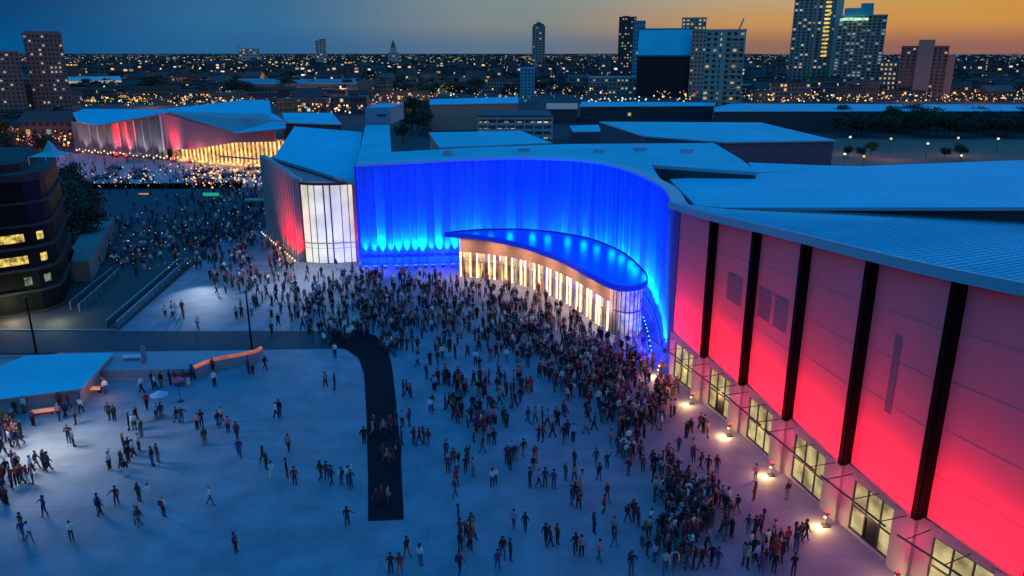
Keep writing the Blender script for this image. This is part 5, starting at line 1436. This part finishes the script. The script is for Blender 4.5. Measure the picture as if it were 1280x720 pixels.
def at_bldg(x, y):
    X, Y = G(x, y)
    # stay off doors, walls, kiosk, terrace
    if X > 16.2 and Y > 72: return True
    for k in range(len(fins) - 1):
        if fins[k + 1][1] <= Y <= fins[k][1]:
            fx = fins[k][0] + (fins[k + 1][0] - fins[k][0]) * (fins[k][1] - Y) / (fins[k][1] - fins[k + 1][1])
            if X > fx - .9: return True
    for k in range(len(dl) - 1):
        a, c = dl[k], dl[k + 1]; nx, ny = -(c[1] - a[1]), c[0] - a[0]
        if min(a[1], c[1]) - 2 < Y < max(a[1], c[1]) + 2 and (X - a[0]) * nx + (Y - a[1]) * ny > -.6 * math.hypot(nx, ny) and X < c[0] + 3: return True
    if inside(kp, X, Y) or inside([(p[0], p[1]) for p in tw], X, Y): return True
    if X < -60 and Y < 123 and X + 60 < -(Y - 99) * .4 : return inside(fp0, X, Y)
    return inside([(-46.5, 144), (-36.0, 121.2), (-24, 121.0), (-24, 160), (-46, 160)], X, Y) or (Y > 118.2 and X > -24)
pts = []
seen_ = []
cell = {}
for x, y, c_ in FEET:
    if at_bldg(x, y): continue
    X, Y = G(x, y); ok = False
    for _ in range(4):
        k_ = (int(X / .6), int(Y / .6))
        if not any(((X - a) ** 2 + (Y - b2) ** 2) < .36 ** 2 for i in (-1, 0, 1) for j in (-1, 0, 1) for a, b2 in cell.get((k_[0] + i, k_[1] + j), [])): ok = True; break
        X += R.uniform(-.5, .5); Y += R.uniform(-.5, .5)
    if not ok: continue
    cell.setdefault((int(X / .6), int(Y / .6)), []).append((X, Y))
    pts.append((math.hypot(X, Y), X, Y, c_, x, y))
pts.sort()
inview = [p for p in pts if 0 <= p[4] <= 1280 and p[5] <= 722]
near_, far_ = inview[:300], inview[300:]
def zone(x, y):
    if 455 <= x <= 507 and 440 <= y <= 655: return 'on the long black path'
    if x < 160 and y < 560: return 'near the flat blue roofed kiosk'
    if x < 160: return 'on bare plaza below the kiosk'
    if x < 320 and y < 500: return 'in front of the lilac terrace'
    if x < 320: return 'on plaza below the terrace'
    if x < 458: return 'left of the long black path'
    if x < 660 and y > 560: return 'right of lower black path'
    if x < 660: return 'right of upper black path'
    if y < 560: return 'at the entrance crowd edge'
    if x > 860 : return 'near the red wall lamps'
    return 'gathered below the entrance crowd'
taken = set()
tops_w = [('black', 9), ('grey', 4), ('navy', 4), ('maroon', 3), ('purple', 2), ('brown', 2), ('light blue', 1), ('cream', 1)]
legs_w = [('black', 8), ('navy', 4), ('grey', 2), ('blue', 3), ('khaki', 1), ('brown', 1), ('white', .4)]
hair_w = [('black', 5), ('brown', 5), ('blond', 2), ('grey', 1), ('red', .7)]
pick = lambda ws: R.choices([a for a, _ in ws], [b_ for _, b_ in ws])[0]
for d_, X, Y, c_, x, y in near_:
    zn = zone(x, y)
    for _ in range(400):
        pi = R.choices(range(8), [5, 4, 4, 1.2, 1, .35, 1, .6])[0]
        tc_ = c_ or pick(tops_w); lc_ = pick(legs_w); hc_ = pick(hair_w)
        extra = R.choices(['', 'backpack', 'handbag'], [7, 1.4, 1])[0]
        key = (zn, POSES[pi][0], tc_, lc_, hc_ if not extra else extra)
        if key not in taken: break
    taken.add(key)
    me, zm = BM[pi]
    o = bpy.data.objects.new('person', me); C.objects.link(o)
    s_ = R.uniform(.92, 1.05); o.location = (X, Y, 0.05 if zn == 'on the long black path' else .022); o.scale = (s_ * R.uniform(.95, 1.08), s_, s_)
    o.rotation_euler.z = R.uniform(0, 6.28) if R.random() < .4 else R.gauss(math.pi + math.atan2(-(5 - X), 100 - Y), .8)
    for i_, m_ in ((1, TM[tc_]), (2, LGM[lc_])):
        o.material_slots[i_].link = 'OBJECT'; o.material_slots[i_].material = m_
    last = {'backpack': 'with backpack', 'handbag': 'with handbag', '': hc_ + ' hair'}[extra]
    tag(o, '%s person, %s top, %s trousers, %s, %s' % (POSES[pi][0], tc_, lc_, last, zn), 'person', 'people on the plaza')
    h = bpy.data.objects.new('hair', HR[R.random() < .4]); C.objects.link(h); h.parent = o; h.location = (0, .022, 1.70 - zm)
    h.material_slots[0].link = 'OBJECT'; h.material_slots[0].material = HM[hc_]
    if extra == 'backpack':
        e = bpy.data.objects.new('backpack', PACK); C.objects.link(e); e.parent = o; e.material_slots[0].link = 'OBJECT'; e.material_slots[0].material = R.choice([TM['maroon'], TM['black'], TM['navy'], TM['red']])
    elif extra == 'handbag':
        e = bpy.data.objects.new('handbag', BAG); C.objects.link(e); e.parent = o
# the rest of the crowd: one mass
import numpy as np
CM = [SKIN, SHOE] + [TM[k] for k in TM] + [LGM[k] for k in LGM] + [HM[k] for k in HM]
ti = {k: 2 + i for i, k in enumerate(TM)}; li = {k: 2 + len(TM) + i for i, k in enumerate(LGM)}; hi_ = {k: 2 + len(TM) + len(LGM) + i for i, k in enumerate(HM)}
low = []
hb_ = MB(); hb_.ball((0, .02, 1.70), .115, n=7, k=4, sz=.85)
for me, zm in BL:
    v = np.array([tuple(q.co) for q in me.vertices]); f_ = [tuple(p.vertices) for p in me.polygons]; m_ = [p.material_index for p in me.polygons]
    hv = np.array(hb_.v) - np.array((0, 0, zm)); n0 = len(v)
    v = np.vstack([v, hv]); f_ = f_ + [tuple(n0 + i for i in q) for q in hb_.f]; m_ = m_ + [4] * len(hb_.f)
    low.append((v, f_, m_))
allv, allf, allm = [], [], []; cnt = 0
extra_pts = [p for p in pts if p not in set(inview)]
for d_, X, Y, c_, x, y in far_:
    pi = R.choices(range(8), [5, 4, 4, 1.2, 1, .35, 1, .6])[0]
    v, f_, m_ = low[pi]; a = R.uniform(0, 6.28); s_ = R.uniform(.92, 1.05); c2, s2 = math.cos(a), math.sin(a)
    vv = np.empty_like(v); vv[:, 0] = (v[:, 0] * c2 - v[:, 1] * s2) * s_ + X; vv[:, 1] = (v[:, 0] * s2 + v[:, 1] * c2) * s_ + Y; vv[:, 2] = v[:, 2] * s_ + .03
    mp = {0: 0, 1: ti[c_ or pick(tops_w)], 2: li[pick(legs_w)], 3: 1, 4: hi_[pick(hair_w)]}
    allv.append(vv); allf += [tuple(cnt + i for i in q) for q in f_]; allm += [mp[i] for i in m_]; cnt += len(v)
me = bpy.data.meshes.new('crowd'); me.from_pydata(np.vstack(allv).tolist(), [], allf)
for m_ in CM: me.materials.append(m_)
me.polygons.foreach_set('material_index', allm); me.update()
cr = bpy.data.objects.new('crowd', me); C.objects.link(cr); tag(cr, 'dense crowd of people packed before the lit entrance and beyond', 'crowd', kind='stuff')
print('people', len(near_), len(far_), 'lights', len([o for o in bpy.data.objects if o.type == 'LIGHT']), 'objs', len(bpy.data.objects))
